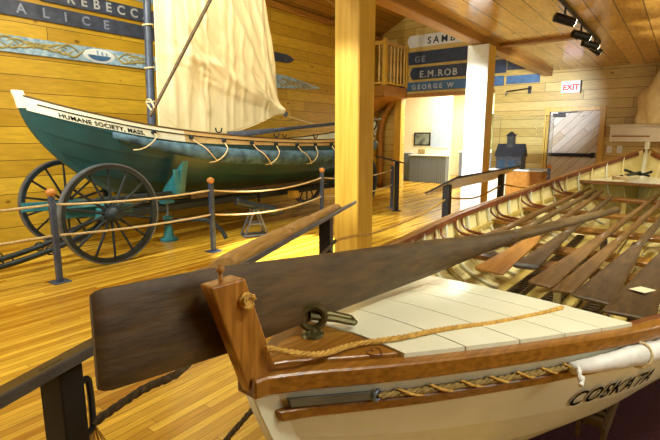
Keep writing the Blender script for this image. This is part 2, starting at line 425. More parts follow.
# breasthook: varnished wooden deck piece at the bow
def deckz(x,y): 
    z=herm(H1.S,H1.zg,x); hb=max(.02,herm(H1.S,H1.hb,x)); return z+.006+.022*(1-min(1,(y/hb)**2))*min(1,x/.5)
def slabpoly(poly,z_fn,th,n=10):
    """slab over a 2-d outline given as left edge / right edge stations"""
    b=MB(); rings=[]
    for x,y0,y1 in poly:
        top=[Vector((x,y0+(y1-y0)*k/n,0)) for k in range(n+1)]
        for p in top: p.z=z_fn(p.x,p.y)
        bot=[Vector((p.x,p.y,p.z-th)) for p in reversed(top)]
        rings.append(top+bot)
    return b.loft(rings)
st=[]
for i in range(9):
    x=.05+.255*i/8; hb=herm(H1.S,H1.hb,x)-.028; st.append((x,-max(.012,hb),max(.012,hb)))
slabpoly(st,lambda x,y:deckz(x,y)+.004,.03).build('breasthook',MAHOG,boat,bevel=.003)
# foredeck of white athwartship boards
DK0,DK1=.308,1.05
nb=5
def sh(x,y): return x+.0*y
for i in range(nb):
    a=DK0+(DK1-DK0)*i/nb+.002; c=DK0+(DK1-DK0)*(i+1)/nb-.002; st=[]
    for k in range(4):
        x=a+(c-a)*k/3; hb=herm(H1.S,H1.hb,x)
        hb-=.018
        st.append((x,-hb,hb))
    slabpoly(st,lambda x,y:deckz(x,y)+.006,.022,12).build('foredeck_board',WHITE,boat)
# thwarts, knees, ribs, floor
TH=[2.62,3.08,3.88,4.58,5.24]
for x in TH:
    z=herm(H1.S,H1.zg,x)-.17
    hb=H1.half(x,z)-.035
    MB().box(x-.09,x+.09,-hb,hb,z-.032,z).build('thwart',MAHOG,boat,bevel=.005)
    MB().box(x-.02,x+.02,-.02,.02,herm(H1.S,H1.zk,x)+.06,z-.032).build('thwart_pillar',CREAMIN,boat)
    for side in (1,-1):
        for dx in (-.07,.07):
            b=MB(); pts=[]
            zg=herm(H1.S,H1.zg,x+dx)
            top=H1.G(x+dx,side,-.05,.0)
            P=[top,H1.drop(x+dx,side,.06,-.05)]
            P.append(Vector((x+dx,side*(H1.half(x+dx,z+.06)-.062),z+.065)))
            P.append(Vector((x+dx,side*(hb-.09),z+.022))); P.append(Vector((x+dx,side*(hb-.30),z+.008)))
            b.tube(smoothp(P,5),[.012]*20+[.010],6).build('knee',REDWOOD,boat,smooth=True)
for i in range(23):
    x=1.12+i*.24
    b=MB(); rings=[]
    vs=[k/11 for k in range(12)]
    for side,seq in ((1,vs),(-1,vs[::-1])):
        for v in seq:
            p=H1.P(x/6.8,v*.985+.01,side,-.04); q=Vector((0,-side*.018*cos(v*PI/2),.018*sin(v*PI/2)))
            rings.append([p+Vector((-.012,0,0)),p+Vector((.012,0,0)),p+Vector((.012,0,0))+q,p+Vector((-.012,0,0))+q])
    b.loft(rings).build('rib',WHITE if i%2 else CREAMIN,boat)
b=MB()
zf=lambda x: herm(H1.S,H1.zk,x)+.09
for k in range(-3,4):
    hw=.085
    st=[(1.15+i*.5,k*.19-hw,k*.19+hw) for i in range(10)]
    st=[(x,y0,y1) for x,y0,y1 in st if max(abs(y0),abs(y1))<H1.half(x,zf(x))-.03]
    if len(st)>1: slabpoly(st,lambda x,y:zf(x),.02,2).build('floor_board',CREAMFL,boat)
for side,yy in ((1,.3),(1,.06),(-1,.2),(-1,.45)):
    b=MB(); y=side*yy
    for i in range(64):
        x=1.3+i*.055; z=zf(x)+.002+abs(y)**2*.12
        b.box(x,x+.03,y-.035,y+.035,z,z+.028)
    b.box(1.28,4.85,y-.05,y-.036,zf(2)-.02,zf(2)+.045).box(1.28,4.85,y+.036,y+.05,zf(2)-.02,zf(2)+.045)
    b.build('foot_rack',OARDK,boat)
for side in (1,-1):
    rings=[]
    for i in range(31):
        x=1.1+5.2*i/30; z=herm(H1.S,H1.zg,x)-.215; y=H1.half(x,z)-.035
        rings.append([Vector((x,side*y,z)),Vector((x,side*(y-.022),z)),Vector((x,side*(y-.022),z+.04)),Vector((x,side*(y+.008),z+.04))])
    MB().loft(rings).build('riser',CREAMFL,boat)
# after deck
st=[]
for i in range(10):
    x=5.75+.95*i/9; z=herm(H1.S,H1.zg,5.75)-.13; hb=H1.half(x,z+.02)-.03; st.append((x,-max(.01,hb),max(.01,hb)))
slabpoly(st,lambda x,y:herm(H1.S,H1.zg,5.75)-.13+.05*(x-5.75),.03,6).build('after_deck',WHITE,boat)
z=herm(H1.S,H1.zg,5.75)-.13; hb=H1.half(5.75,z)-.02
MB().box(5.70,5.75,-hb,hb,z-.03,z+.01).build('after_deck_beam',MAHOG,boat,bevel=.004)
# steering crutch of dark bronze on the breasthook
b=MB()
cx,cy,cz=.225,.03,deckz(.225,.03)+.006
b.lathe([(.0,cz),(.030,cz),(.028,cz+.007),(.014,cz+.012),(.011,cz+.022),(0,cz+.022)],'Z',(cx,cy,0),14)
ring=[Vector((cx+.030*sin(a)*.75,cy-.030*sin(a)*.66,cz+.048-.030*cos(a))) for a in [i*2*PI/20 for i in range(21)]]
b.tube(ring,.010,8)
b.tube([(cx-.005,cy+.005,cz+.052),(cx+.05,cy-.03,cz+.036),(cx+.10,cy-.058,cz+.016)],[.011,.010,.009],8)
b.tube([(cx,cy+.02,cz+.056),(cx+.055,cy-.005,cz+.042),(cx+.11,cy-.038,cz+.02),(cx+.10,cy-.058,cz+.016)],[.011,.010,.009,.009],8)
b.build('steering_crutch',BRONZE,boat,smooth=True)
# grey strap with eye and wrapped becket rope under the rail
b=MB(); rings=[]
for i in range(9):
    x=.045+.165*i/8; p=H1.drop(x,-1,.064,.010); q=H1.drop(x,-1,.088,.010); o=Vector((0,-.008,0)); rings.append([p,p+o,q+o,q])
b.loft(rings)
e=H1.drop(.222,-1,.076,.015); b.tube([e+Vector((.012*cos(a),0,.012*sin(a))) for a in [i*PI/6 for i in range(13)]],.005,6)
b.build('strap_plate',GALV,boat,smooth=True)
b=MB(); b.strands([H1.drop(.225+i*.03,-1,.080,.011) for i in range(22)],.0095)
b.build('becket_rope',ROPE2,boat,smooth=True)
b=MB()
for k in range(9):
    x=.27+k*.075
    pts=[H1.drop(x+.012*j,-1,.066+.0055*j,.010+.012*sin(PI*j/5)) for j in range(6)]
    b.tube(pts,.0035,6)
b.build('becket_lashing',ROPE,boat,smooth=True)
# heart carved into the breasthook arm
b=MB()
hx,hy=.262,-.135
pts=[]
for i in range(25):
    t=i*2*PI/24; X=16*sin(t)**3; Y=13*cos(t)-5*cos(2*t)-2*cos(3*t)-cos(4*t)
    x=hx+X*.0013+.0*Y; y=hy+Y*.0013; pts.append((x,y,deckz(x,y)+.005))
b.tube(pts,.0016,5).build('heart_mark',REDWOOD,boat)
# bow lettering
def on_hull(H,side,x0,dr0,slope=0,out=.004):
    def f(x,y,z):
        return H.drop(x0+x,side,dr0-y+slope*x,out+ (z if z>0 else 0)*.3)
    return f
lettering('COSKATA',.085,BLACK,boat,on_hull(H1,-1,.79,.255,-.02,.0082),'bow_letter',shear=.35,extr=.002,offset=.0012,spacing=1.2)
# canvas fender lashed under the rail
def fender(x0,x1,side,dr,r,m,H,par,name='canvas_fender'):
    b=MB(); rings=[]; n=26
    for i in range(n+1):
        t=i/n; x=x0+(x1-x0)*t; c=H.drop(x,side,dr,r*.9)
        rr=r*(.55+.45*min(1,sin(PI*min(t,.5))*1.6)) if t<.5 else r
        ring=[]
        for k in range(14):
            a=2*PI*k/14; q=rr*(1+.07*sin(3*a+x*60)+.05*sin(x*140+k)); ring.append(c+Vector((0,side*cos(a)*q,sin(a)*q)))
        rings.append(ring)
    b.loft(rings); return b.build(name,m,par,smooth='all')
fr=thing('canvas_fender','white rolled canvas fender tied under the right rail above the bow lettering','fender',(BX,BY,0),BA)
fender(.74,1.75,-1,.072,.031,CANVAS,H1,fr,'canvas_roll')
for x in (1.02,1.4):
    b=MB(); c=H1.drop(x,-1,.072,.027)
    b.tube([c+Vector((.012*sin(a),-cos(a)*.034,sin(a)*.036)) for a in [i*2*PI/20 for i in range(21)]],.004,6).build('tie_cord',ROPEW,fr,smooth=True)
c=H1.drop(.75,-1,.074,.03)
MB().tube(smoothp([c,c+Vector((-.03,-.01,.012)),c+Vector((-.045,-.015,-.005)),c+Vector((-.02,-.018,-.012)),c+Vector((-.05,-.02,-.022))],5),.006,6).build('drawstring_knot',CANVAS,fr,smooth=True)
# platform and chocks
pl=thing('display_platform','low maroon carpeted platform under the white surf boat','platform',(BX,BY,0),BA)
MB().box(1.05,6.9,-.95,.8,0,.12).build('carpet_deck',CARPET,pl,bevel=.01)
for x in (2.7,5.0):
    zk=herm(H1.S,H1.zk,x)-.07
    o=tag(MB().box(x-.05,x+.05,-.22,.22,.12,zk).build('keel_chock',OARDK,None,bevel=.01),'dark wooden chock under the surf boat keel, %s'%('toward the bow' if x<3 else 'toward the stern'),'chock','chocks under the surf boat')
    o.location=(BX,BY,0); o.rotation_euler=(0,0,BA)
# ------------------------------------------------------------------ oars
def sup(x,hw,ht,e,n=14):
    r=[]
    for k in range(n):
        a=2*PI*(k+.5)/n; c,s=cos(a),sin(a)
        r.append(Vector((x,hw*math.copysign(abs(c)**e,c),ht*math.copysign(abs(s)**e,s))))
    return r
def oar(L,bl,w0,w1,th,r0,r1,mb,ms,label,name='oar',group=None,band=False,wtip=None,prof=None):
    o=thing(name,label,'oar',group=group)
    rings=[]
    wt=wtip or w0*.8
    for t,w,h in ((0,wt,th*.5),(.004,wt*.4+w0*.6,th*.8),(.012,w0,th),(.3,w0*.74+w1*.26,th*1.05),(.6,w0*.45+w1*.55,th*1.2),(.85,w0*.15+w1*.85,th*1.6)):
        if prof and t>.015: continue
        rings.append(sup(t*bl,w,h,.55))
    for d_,w in (prof or []): rings.append(sup(d_,w,th*(1+.5*d_/bl),.55))
    rings.append(sup(bl,r0*1.15,r0,.85))
    MB().loft(rings).build('blade',mb,o,smooth=True)
    rings=[sup(bl*.97+(L-bl*.97)*t,r0+(r1-r0)*t,r0+(r1-r0)*t,1) for t in (0,.1,.3,.6,.9)]
    MB().loft(rings).build('shaft',ms,o,smooth='all')
    rings=[sup(bl*.97+(L-bl*.97)*t,r,r,1) for t,r in ((.9,r1),(.905,r1*.85),(.95,r1*.8),(.99,r1*.85),(1,r1*.5))]
    MB().loft(rings).build('handle',ms,o,smooth='all')
    if band:
        MB().loft([sup(t,w0*1.01 if t>.012 else wt*1.02,th*1.06,.55) for t in (.002,.02,.05)]).build('tip_band',GALV,o)
    return o
def lay(o,a,b,roll=0):
    a=Vector(a); b=Vector(b); x=(b-a).normalized(); y=Vector((0,0,1)).cross(x).normalized(); z=x.cross(y)
    M=Matrix((x,y,z)).transposed()@Matrix.Rotation(roll,3,'X')
    o.rotation_euler=M.to_euler(); o.location=a; return o
def L2W(x,y,z):
    return Vector((BX+cos(BA)*x-sin(BA)*y,BY+sin(BA)*x+cos(BA)*y,z))
# the big sweep oar on edge behind the stem head
sw=oar(4.42,1.9,.090,.05,.011,.03,.027,OARDK,OARGR,'huge dark brown sweep oar lying across the bow of the surf boat','steering_oar',wtip=.082,prof=[(.26,.094),(.53,.083),(1.16,.062),(1.6,.038)])
lay(sw,(.352,.768,1.155),(4.79,.40,.87),math.radians(82))
G_='oars laid lengthwise in the surf boat'
OZ_=.735
def boatoar(tip,end,L,bl,w0,w1,mb,label,roll=0,band=False,dz=0,name='oar'):
    o=oar(L,bl,w0,w1,.010,.025,.022,mb,mb if mb is not OARTAN else OARBR,label,group=G_,band=band)
    a=L2W(*tip); b=L2W(*end); lay(o,a,a+(b-a).normalized()*L,roll); return o
# ------------------------------------------------------------------ placed after calibration
def LZ(x,t): return t
for a in (
 ((2.2,.56,.745),(5.75,.44,.885),3.6,.9,.06,.03,OARBR,'thin brown oar nearest the far rail, its blade hidden by the sweep',.1),
 ((2.35,.42,.745),(5.45,.33,.885),3.2,.9,.06,.03,OARGR,'grey-brown oar shaft second from the far rail, next to the tan bladed oar',-.1),
 ((1.98,.235,.735),(5.35,.25,.885),3.5,.95,.085,.04,OARTAN,'oar with an orange-tan blade just behind the shaft of the sweep oar',.05),
 ((2.16,.09,.745),(5.0,.10,.87),2.95,.95,.07,.032,OARDK,'dark oar with a metal band at the tip of its blade',-.05,True),
 ((1.87,-.075,.745),(5.5,-.265,.875),3.75,1.25,.062,.03,OARBR,'long brown oar in the middle of the row, its shaft reaching the right edge',.06),
 ((1.86,-.185,.735),(5.0,-.345,.87),3.2,1.2,.055,.03,OARBR,'brown oar tucked half under its longer neighbour in the middle of the row',-.12),
 ((1.78,-.33,.745),(4.2,-.43,.85),2.8,1.15,.088,.032,OARDK,'broad dark brown oar blade left of the blade with the paper card',.04),
 ((1.66,-.49,.745),(3.6,-.56,.82),2.5,1.2,.098,.034,OARDK,'broad dark oar blade nearest the right edge with a small paper card on it',-.02)):
    o=boatoar(*a[:6],a[6],a[7],roll=a[8],band=len(a)>9)
c=L2W(2.02,-.505,.774)
o=tag(MB().box(-.055,.055,-.035,.035,-.001,.0015).build('paper_card',PLASTER),'small cream paper card lying on the rightmost dark oar blade','card'); o.location=c; o.rotation_euler=(0,.06,BA-.35)
# rope lying along the foredeck
pts=[(.01,-.032,1.072),(.07,-.06,1.045),(.14,-.075,1.022),(.24,-.09,1.012),(.36,-.15,1.006),(.49,-.2,.998),(.66,-.275,.982),(.84,-.335,.966),(.99,-.375,.955)]
o=MB().strands(smoothp([L2W(x,y,z) for x,y,z in pts],6),.0075,.045).build('painter_rope',ROPE,None,smooth=True)
tag(o,'twisted tan rope running from the stem across the white foredeck','rope')
# gear on the after deck
g=thing('grapnel_anchor','dark little anchor lying on the after deck of the surf boat','anchor',L2W(5.98,.08,1.0))
b=MB(); b.tube([(-.3,.05,.05),(.28,-.1,.07)],.018,8); b.tube(smoothp([(.18,-.22,.09),(.27,-.1,.045),(.2,.06,.10)],5),.016,8); b.tube(smoothp([(.3,-.2,.03),(.27,-.1,.05),(.34,.02,.03)],5),.014,8)
b.build('shank',IRON,g,smooth=True)
MB().tube(smoothp([(-.32+.07*sin(a),.05+.07*cos(a),.02+.02*i*.1) for i,a in enumerate([k*PI/4 for k in range(20)])],3),.014,6).build('rope_coil',ROPEW,g,smooth=True)
# ------------------------------------------------------------------ near reading rail
RA=math.radians(20.3)
ra=thing('reading_rail','long black steel reading rail slanting from the bottom left corner behind the big blade','rail',(.28,1.02,0),RA)
def panelbar(par,x0,x1,zh,zl,d,m=STEEL,th=.012):
    MB().loft([[Vector((x,0,zh)),Vector((x,d,zl)),Vector((x,d,zl-th)),Vector((x,0,zh-th))] for x in (x0,x1)]).build('panel',m,par,bevel=.002)
    MB().box(x0,x1,-.012,0,zh-.022,zh+.004).build('front_edge',EDGE,par,bevel=.003)
def railpost(par,x,y,w,h,hook=1,hk=.045):
    p=MB().box(x-w/2,x+w/2,y-w/2,y+w/2,0,h).build('rail_post',STEEL,par,bevel=.004)
    MB().box(x-w,x+w,y-w,y+w,0,.012).build('base_plate',STEEL,p,bevel=.002)
    if hook:
        X=x+w/2; b=MB().tube(smoothp([(X-.005,y,h-.08),(X+hk*.8,y,h-.07),(X+hk,y,h-.1),(X+hk,y,h-.19),(X+hk*.8,y,h-.215),(X-.005,y,h-.21)],5),.0085,8)
        b.build('rope_hook',STEEL,p,smooth=True)
    return p
panelbar(ra,-1.4,2.96,1.0,.83,.34)
railpost(ra,.19,.055,.068,.96); railpost(ra,2.37,.06,.08,.955,1,.085)
def halflog(x0,x1,m,label,r=.066):
    rings=[]
    n=int((x1-x0)/.05)+2
    y0=.14; sl=-.17/.34; z0=1.0+sl*y0+.001
    for i in range(n):
        x=x0+(x1-x0)*i/(n-1); rr=r*(.8 if i in(0,n-1) else 1)
        ring=[]
        for k in range(11):
            a=PI*k/10; u,w=cos(a)*rr*1.5,sin(a)*rr
            ring.append(Vector((x,y0+u,z0+sl*u+w)))
        rings.append(ring)
    o=MB().loft(rings).build('half_round_timber',m,None,smooth=True)
    o.location=ra.location; o.rotation_euler=(0,0,RA)
    return tag(o,label,'timber','half-round timbers on the reading rail')
TANW=mat('tan_half_log','c49a54',.5,col2='9c7434',scale=4,stretch=(2,14,14),bump=.1)
halflog(.62,.97,OARTAN,'short brown half-round timber lowest on the near reading rail, by the stem head',.06)
halflog(1.07,1.72,TANW,'tan half-round timber in the middle of the near reading rail',.072)
halflog(1.80,2.16,TANW,'short tan half-round timber between two others near the rail post')
halflog(2.24,2.78,TANW,'tan half-round timber topmost on the near reading rail, before the timber post',.058)
# second reader
rb=thing('reading_rail','sloped dark reader panel on two posts beyond the far rail of the white surf boat','rail',(4.98,1.98,0),0)
MB().loft([[Vector((x,0,1.06)),Vector((x-.0,.36,.86)),Vector((x-.0,.36,.835)),Vector((x,0,1.035))] for x in (0,2.45)]).build('panel',SHELFW,rb)
MB().loft([[Vector((x,-.012,1.072)),Vector((x-.0,.37,.862)),Vector((x-.0,.37,.850)),Vector((x,-.012,1.048))] for x in (-.03,2.48)]).build('top_plate',STEEL,rb)
railpost(rb,.06,.13,.08,.965); railpost(rb,2.05,.13,.08,.965)
# third, small reader by the last stanchion
rc=thing('reading_rail','small black reader stand beside the farthest rope stanchion, left of the gallery opening','rail',(8.42,4.62,0),math.radians(-52))
MB().loft([[Vector((-.42,y,1.13)),Vector((.12,y,1.0)),Vector((.12,y,.97)),Vector((-.42,y,1.10))] for y in (-.22,.2)]).build('panel',STEEL,rc,bevel=.004)
railpost(rc,0,0,.09,1.02,0)
# ------------------------------------------------------------------ stanchions and barrier ropes
def stanchion(loc,label,rz=0):
    o=thing('rope_stanchion',label,'stanchion',loc,rz,'rope stanchions with wooden balls')
    MB().box(-.028,.028,-.028,.028,0,.905).build('post_tube',STEELB,o,bevel=.006)
    MB().box(-.085,.085,-.085,.085,0,.012).build('base_plate',STEELB,o,bevel=.003)
    MB().lathe([(.012,.9),(.02,.905),(.034,.915),(.046,.93),(.05,.948),(.045,.965),(.03,.98),(.012,.988),(0,.989)],n=20).build('ball_finial',BALL,o,smooth='all')
    for z in (.82,.5):
        MB().tube([(0.03+.0,.02*cos(a),z+.02*sin(a)) for a in [i*PI/5 for i in range(11)]],.005,6).build('rope_eye',STEELB,o)
    return o
s1=stanchion((2.05,5.09,0),'blue-grey rope stanchion nearest the left edge, beside the big wheel')
S=[(2.05,5.09),(3.885,4.857),(6.25,4.87),(8.68,4.87)]
dup(s1,(3.885,4.857,0),label='blue-grey rope stanchion left of the small cannon'); dup(s1,(6.25,4.87,0),label='blue-grey rope stanchion just left of the near timber post')
dup(s1,(8.68,4.87,0),label='farthest rope stanchion, right of the near timber post'); dup(s1,(9.6,2.0,0),label='rope stanchion just left of the exit door')
pal=['left edge and the first stanchion','first and second stanchion','second and third stanchion','third stanchion and the far one']
Q=[(-.9,5.3)]+S
for i in range(4):
    a,c=Q[i],Q[i+1]
    for z,nm,d in ((.82,'upper',(.02,.035,.10,.08)[i]),(.5,'lower',(.02,.03,.10,.08)[i])):
        b=MB().strands(sag((a[0]+.0,a[1],z),(c[0],c[1],z),d,16),.013,.08) if i<3 else MB().tube(sag((a[0],a[1],z),(c[0],c[1],z),d,16),.012,6)
        tag(b.build('barrier_rope',ROPEW,None,smooth=True),'%s pale barrier rope between the %s'%(nm,pal[i]),'rope','barrier ropes in front of the lifeboat')
def rp(pts,m,label,r=.012,far=True):
    pts=smoothp(pts,8)
    b=MB().strands(pts,r,r*6.5)
    return tag(b.build('barrier_rope',m,None,smooth=True),label,'rope')
ca,sa=cos(RA),sin(RA)
def RL(x,y,z): return Vector((.28+ca*x-sa*y,1.02+sa*x+ca*y,z))
p0=RL(.27,.055,.76)
rp([p0,Vector((.63,1.125,.812)),Vector((.748,1.086,.845)),RL(.75,-.02,.86),RL(1.2,-.02,.80),RL(1.9,.0,.77),RL(2.5,.03,.77)],ROPED,'dark thick twisted rope from the nearest rail post, behind the big blade',.0125)
b=MB()
for k in range(16):
    a=random.random()*2*PI; b.tube([p0+Vector((0,0,.0)),p0+Vector((.012*cos(a),.012*sin(a),-.03)),p0+Vector((.028*cos(a),.028*sin(a),-.07-.03*random.random()))],.0016,4)
tag(b.build('frayed_rope_end',ROPE),'frayed tan rope ends hanging below the nearest rail hook','rope end')
h=RL(2.49,.06,.765)
rp([h,h+Vector((.3,.02,-.015)),Vector((3.2,1.95,.73)),Vector((4.1,2.0,.74)),Vector((4.95,2.10,.80))],ROPE,'tan rope from the second rail post across the timber post to the far reader',.011)
rp([(5.13,2.11,.80),(5.9,2.08,.73),(7.0,2.11,.79)],ROPE,'tan rope slung between the two posts of the far reader',.012)
rp([(7.12,2.11,.80),(8.4,2.03,.66),(9.6,2.0,.78)],ROPE,'tan rope from the far reader to the stanchion by the exit door',.012)
rp([L2W(.5,.35,.93),Vector((1.17,1.10,.68)),Vector((1.14,1.20,.5)),Vector((1.05,1.29,.35)),Vector((.92,1.42,.12)),Vector((.95,1.6,.014)),Vector((1.15,1.75,.014))],ROPED,'dark rope hanging down beside the stem of the surf boat to the floor',.012)
# ------------------------------------------------------------------ the old lifeboat on its carriage
H2=Hull([0,.6,1.5,2.6,4,5.5,6.8,7.5,7.9],[0,.27,.55,.77,.86,.8,.55,.27,0],[1.97,1.80,1.62,1.51,1.45,1.47,1.6,1.78,1.9],
        [.74,.70,.67,.65,.65,.65,.68,.74,.85],1.05,.8,1.2,2.3,.92)
lb=thing('lifeboat','old teal-green lifeboat with a white top strake carried on a wheeled carriage','boat',(2.27,6.2,0))
H2.shell(0,4,.014,0,.62).build('upper_planking',TEALHULL,lb,smooth=True)
H2.shell(0,3,.014,.62,1).build('bottom_planking',OLIVEHULL,lb,smooth=True)
H2.shell(-.03).build('inner_lining',WHITE,lb,smooth=True)
for side in (1,-1):
    rings=[]
    for i in range(14):
        x=.02+1.75*i/13; k=.15; p=H2.drop(x,side,-.0,.012); q=H2.drop(x,side,k,.014); r=H2.drop(x,side,k,.0); t=H2.drop(x,side,0,.0)
        rings.append([p,q,r,t])
    MB().loft(rings).build('white_strake',WHITE,lb)
    rings=[]
    for i in range(40):
        x=1.77+6.1*i/39; k=max(.10,.15-.05*(x-1.77)/1.5); rings.append([H2.drop(x,side,0,.012),H2.drop(x,side,k,.014),H2.drop(x,side,k,0),H2.drop(x,side,0,0)])
    MB().loft(rings).build('tan_strake',TANSTR,lb)
    H2.railbar(side,.02,7.86,[(.02,.0),(.02,.02),(-.035,.02),(-.035,.0)],50).build('gunwale_cap',OARDK,lb)
    rings=[]
    for i in range(50):
        x=.15+7.6*i/49; p=H2.drop(x,side,.045,.012); q=H2.drop(x,side,.058,.012); o=Vector((0,side*.012,0)); rings.append([p,p+o,q+o,q])
    MB().loft(rings).build('rub_moulding',BLACK,lb)
    if side==-1:
        b=MB(); rings=[]; n=110
        for i in range(n+1):
            x=.85+6.3*i/n; dr=.2+.075*min(1,(x-.85)/1.6); c=H2.drop(x,side,dr,.085); r=.04+.075*min(1,(x-.85)/1.4)*min(1,(7.2-x)/.5+.2)
            rings.append([c+Vector((0,-cos(2*PI*k/14)*r*.85,sin(2*PI*k/14)*r))*(1) + Vector((0,random.uniform(-.006,.006),random.uniform(-.006,.006))) for k in range(14)])
        b.loft(rings).build('canvas_bolster',BOLSTER,lb,smooth='all')
        for k in range(12):
            x=1.35+k*.5
            dr=.2+.075*min(1,(x-.85)/1.6)
            a=H2.drop(x,side,.08,.03); pts=[a]
            for j in range(1,8):
                t=j/7; xx=x+(.34 if k%2 else -.30)*t**1.3; q=H2.drop(xx,side,dr,.085); an=PI*.5-t*PI*.95; r=.122
                pts.append(q+Vector((0,-cos(an)*r*.95,sin(an)*r*1.0)))
            l=MB().tube(pts,.008,6).build('lashing',ROPEW,lb,smooth=True)
            MB().lathe([(0,-.03),(.028,-.03),(.03,.01),(0,.03)],'Y',tuple(a),8).build('lashing_block',IRON,l)
b=MB(); rings=[]
for i in range(15):
    z=2.0-(1.24)*i/14; x=stempath(H2,0,z); rings.append([Vector((x-.045,-.022,z)),Vector((x-.045,.022,z)),Vector((x+.06,.03,z)),Vector((x+.06,-.03,z))])
b.loft(rings).build('stem_post',TEALHULL,lb,bevel=.004)
b=MB(); rings=[]
for i in range(3):
    z=2.03-.2*i/2; x=stempath(H2,0,z); rings.append([Vector((x-.05,-.027,z)),Vector((x-.05,.027,z)),Vector((x+.065,.035,z)),Vector((x+.065,-.035,z))])
b.loft(rings).build('stem_cap',WHITE,lb,bevel=.004)
b=MB(); rings=[]
for i in range(25):
    x=.8+6.5*i/24; rings.append([Vector((x,-.035,herm(H2.S,H2.zk,x)-.08)),Vector((x,.035,herm(H2.S,H2.zk,x)-.08)),Vector((x,.035,.7)),Vector((x,-.035,.7))])
b.loft(rings).build('keel',TEALHULL,lb)
for x in (1.9,3.0,4.0,5.0,6.0):
    z=1.27; hb=H2.half(x,z)-.04
    MB().box(x-.1,x+.1,-hb,hb,z-.035,z).build('thwart',WHITE,lb,bevel=.005)
for i in range(16):
    x=1.3+i*.38; b=MB(); rings=[]
    for k in range(6):
        p=H2.P(x/7.9,k/10,1,-.035); rings.append([p+Vector((-.02,0,0)),p+Vector((.02,0,0)),p+Vector((.02,-.02,0)),p+Vector((-.02,-.02,0))])
    b.loft(rings).build('rib',CREAMFL if i%2 else WHITE,lb)
for x in (2.3,3.4,4.4,5.4):
    g=H2.G(x,-1,-.0,.02); g2=H2.G(x,1,0,.02)
    for q in (g,g2):
        MB().tube(smoothp([q+Vector((-.06,0,.08)),q+Vector((-.035,0,.02)),q+Vector((.035,0,.02)),q+Vector((.06,0,.08))],4),.011,6).build('rowlock',IRON,lb,smooth=True)
lettering('HUMANE SOCIETY, MASS.',.072,BLACK,lb,on_hull(H2,-1,.33,.134,0,.02),'strake_letter',extr=.002,offset=.002,spacing=1.12)
# mast, sail and sprit
ms=thing('mast','blue-black mast standing in the old lifeboat','mast',(3.93,6.2,0))
MB().tube([(0,0,.72),(.02,0,1.7),(.07,0,3.4),(.11,0,4.75)],[.062,.06,.052,.045],14).build('mast_pole',MASTM,ms,smooth=True)
for z in (2.0,2.47,3.05,3.9):
    x=.02+.05*(z-1.7)/1.7
    MB().tube([Vector((x+.068*cos(a),.068*sin(a),z+.01*cos(a))) for a in [i*PI/8 for i in range(17)]],.011,6).build('mast_lashing',ROPEW,ms,smooth=True)
SAIL=mat('cream_sailcloth','e6d9b0',.75,col2='e0d0a0',scale=.8,bump=.0)
sl=thing('sail','cream canvas sail with soft folds hanging from the lifeboat mast','sail',(4.0,6.2,0))
b=MB(); nu,nv=110,110; V=[]
rs=random.Random(5); CR=[]
for k in range(16): CR.append((2.51,1.97,.15+rs.random()*2.2,2.3+rs.random()*2.3,rs.uniform(.02,.05),rs.uniform(.025,.07)))
for k in range(12):
    x0=rs.uniform(.1,2.3); CR.append((x0,1.5,x0*.9+rs.uniform(-.1,.15),4.8,rs.uniform(.014,.03),rs.uniform(.02,.05)))
for k in range(10): CR.append((.05,rs.uniform(2.0,4.4),rs.uniform(.7,1.8),rs.uniform(1.5,2.6),rs.uniform(.018,.04),rs.uniform(.03,.07)))
cor=[Vector((-.01,0,1.62)),Vector((2.55,0,1.95)),Vector((2.06,0,4.7)),Vector((.08,0,4.7))]
for j in range(nv+1):
    v=j/nv
    for i in range(nu+1):
        u=i/nu
        p=(cor[0]*(1-u)+cor[1]*u)*(1-v)+(cor[3]*(1-u)+cor[2]*u)*v
        foot=(1-v)**6*sin(PI*u)
        p=p+Vector((0,0,-.22*foot))
        w=.05*sin(PI*u)*sin(PI*min(1,v*1.1))
        for (ax,az,bx_,bz,am,wd) in CR:
            tx_,tz_=bx_-ax,bz-az; q=((p.x-ax)*tx_+(p.z-az)*tz_)/(tx_*tx_+tz_*tz_)
            if -.05<q<1.05:
                dd=abs((p.x-ax)*tz_-(p.z-az)*tx_)/math.hypot(tx_,tz_); dd+=.02*sin(q*9+ax*5)
                w+=am*math.exp(-(dd/wd)**2)*sin(PI*max(0,min(1,(q+.05)/1.1)))**.5
        w*=min(1,.2+u*5)
        V.append(p+Vector((0,-.09-w,0)))
n=nu+1
b.add(V,[(j*n+i,j*n+i+1,(j+1)*n+i+1,(j+1)*n+i) for j in range(nv) for i in range(nu)])
so=b.build('sailcloth',SAIL,sl,smooth='all'); md=so.modifiers.new('s','SOLIDIFY'); md.thickness=.006
MB().tube([V[i]+Vector((0,-.004,0)) for i in range(nu+1)],.012,6).build('foot_rope',ROPEW,sl,smooth=True)
MB().tube([V[j*n+nu]+Vector((0,-.004,0)) for j in range(nv+1)],.012,6).build('leech_rope',ROPEW,sl,smooth=True)
cl=V[nu]
MB().lathe([(0,-.03),(.05,-.02),(.06,.0),(.05,.02),(0,.03)],'Y',tuple(cl+Vector((.02,-.02,-.03))),10).build('clew_block',GALV,sl,smooth=True)
o=MB().tube([(3.74,5.90,1.78),(5.62,5.78,4.8)],[.022,.03],10).build('sprit',OARDK,None,smooth=True); tag(o,'dark sprit pole running diagonally up across the sail','pole')
MB().tube(smoothp([Vector((3.80,5.88,1.9)),Vector((3.87,6.08,2.02)),Vector((3.93,6.27,2.0)),Vector((3.86,6.08,1.9)),Vector((3.80,5.90,1.84))],5),.012,6).build('sprit_lashing',ROPEW,o,smooth=True)
o=MB().strands(sag((6.57,6.08,1.92),(9.6,6.25,1.55),.03,14),.010,.06).build('sheet_rope',ROPEW,None,smooth=True); tag(o,'thin pale line from the lower corner of the sail aft to the lifeboat stern','rope')
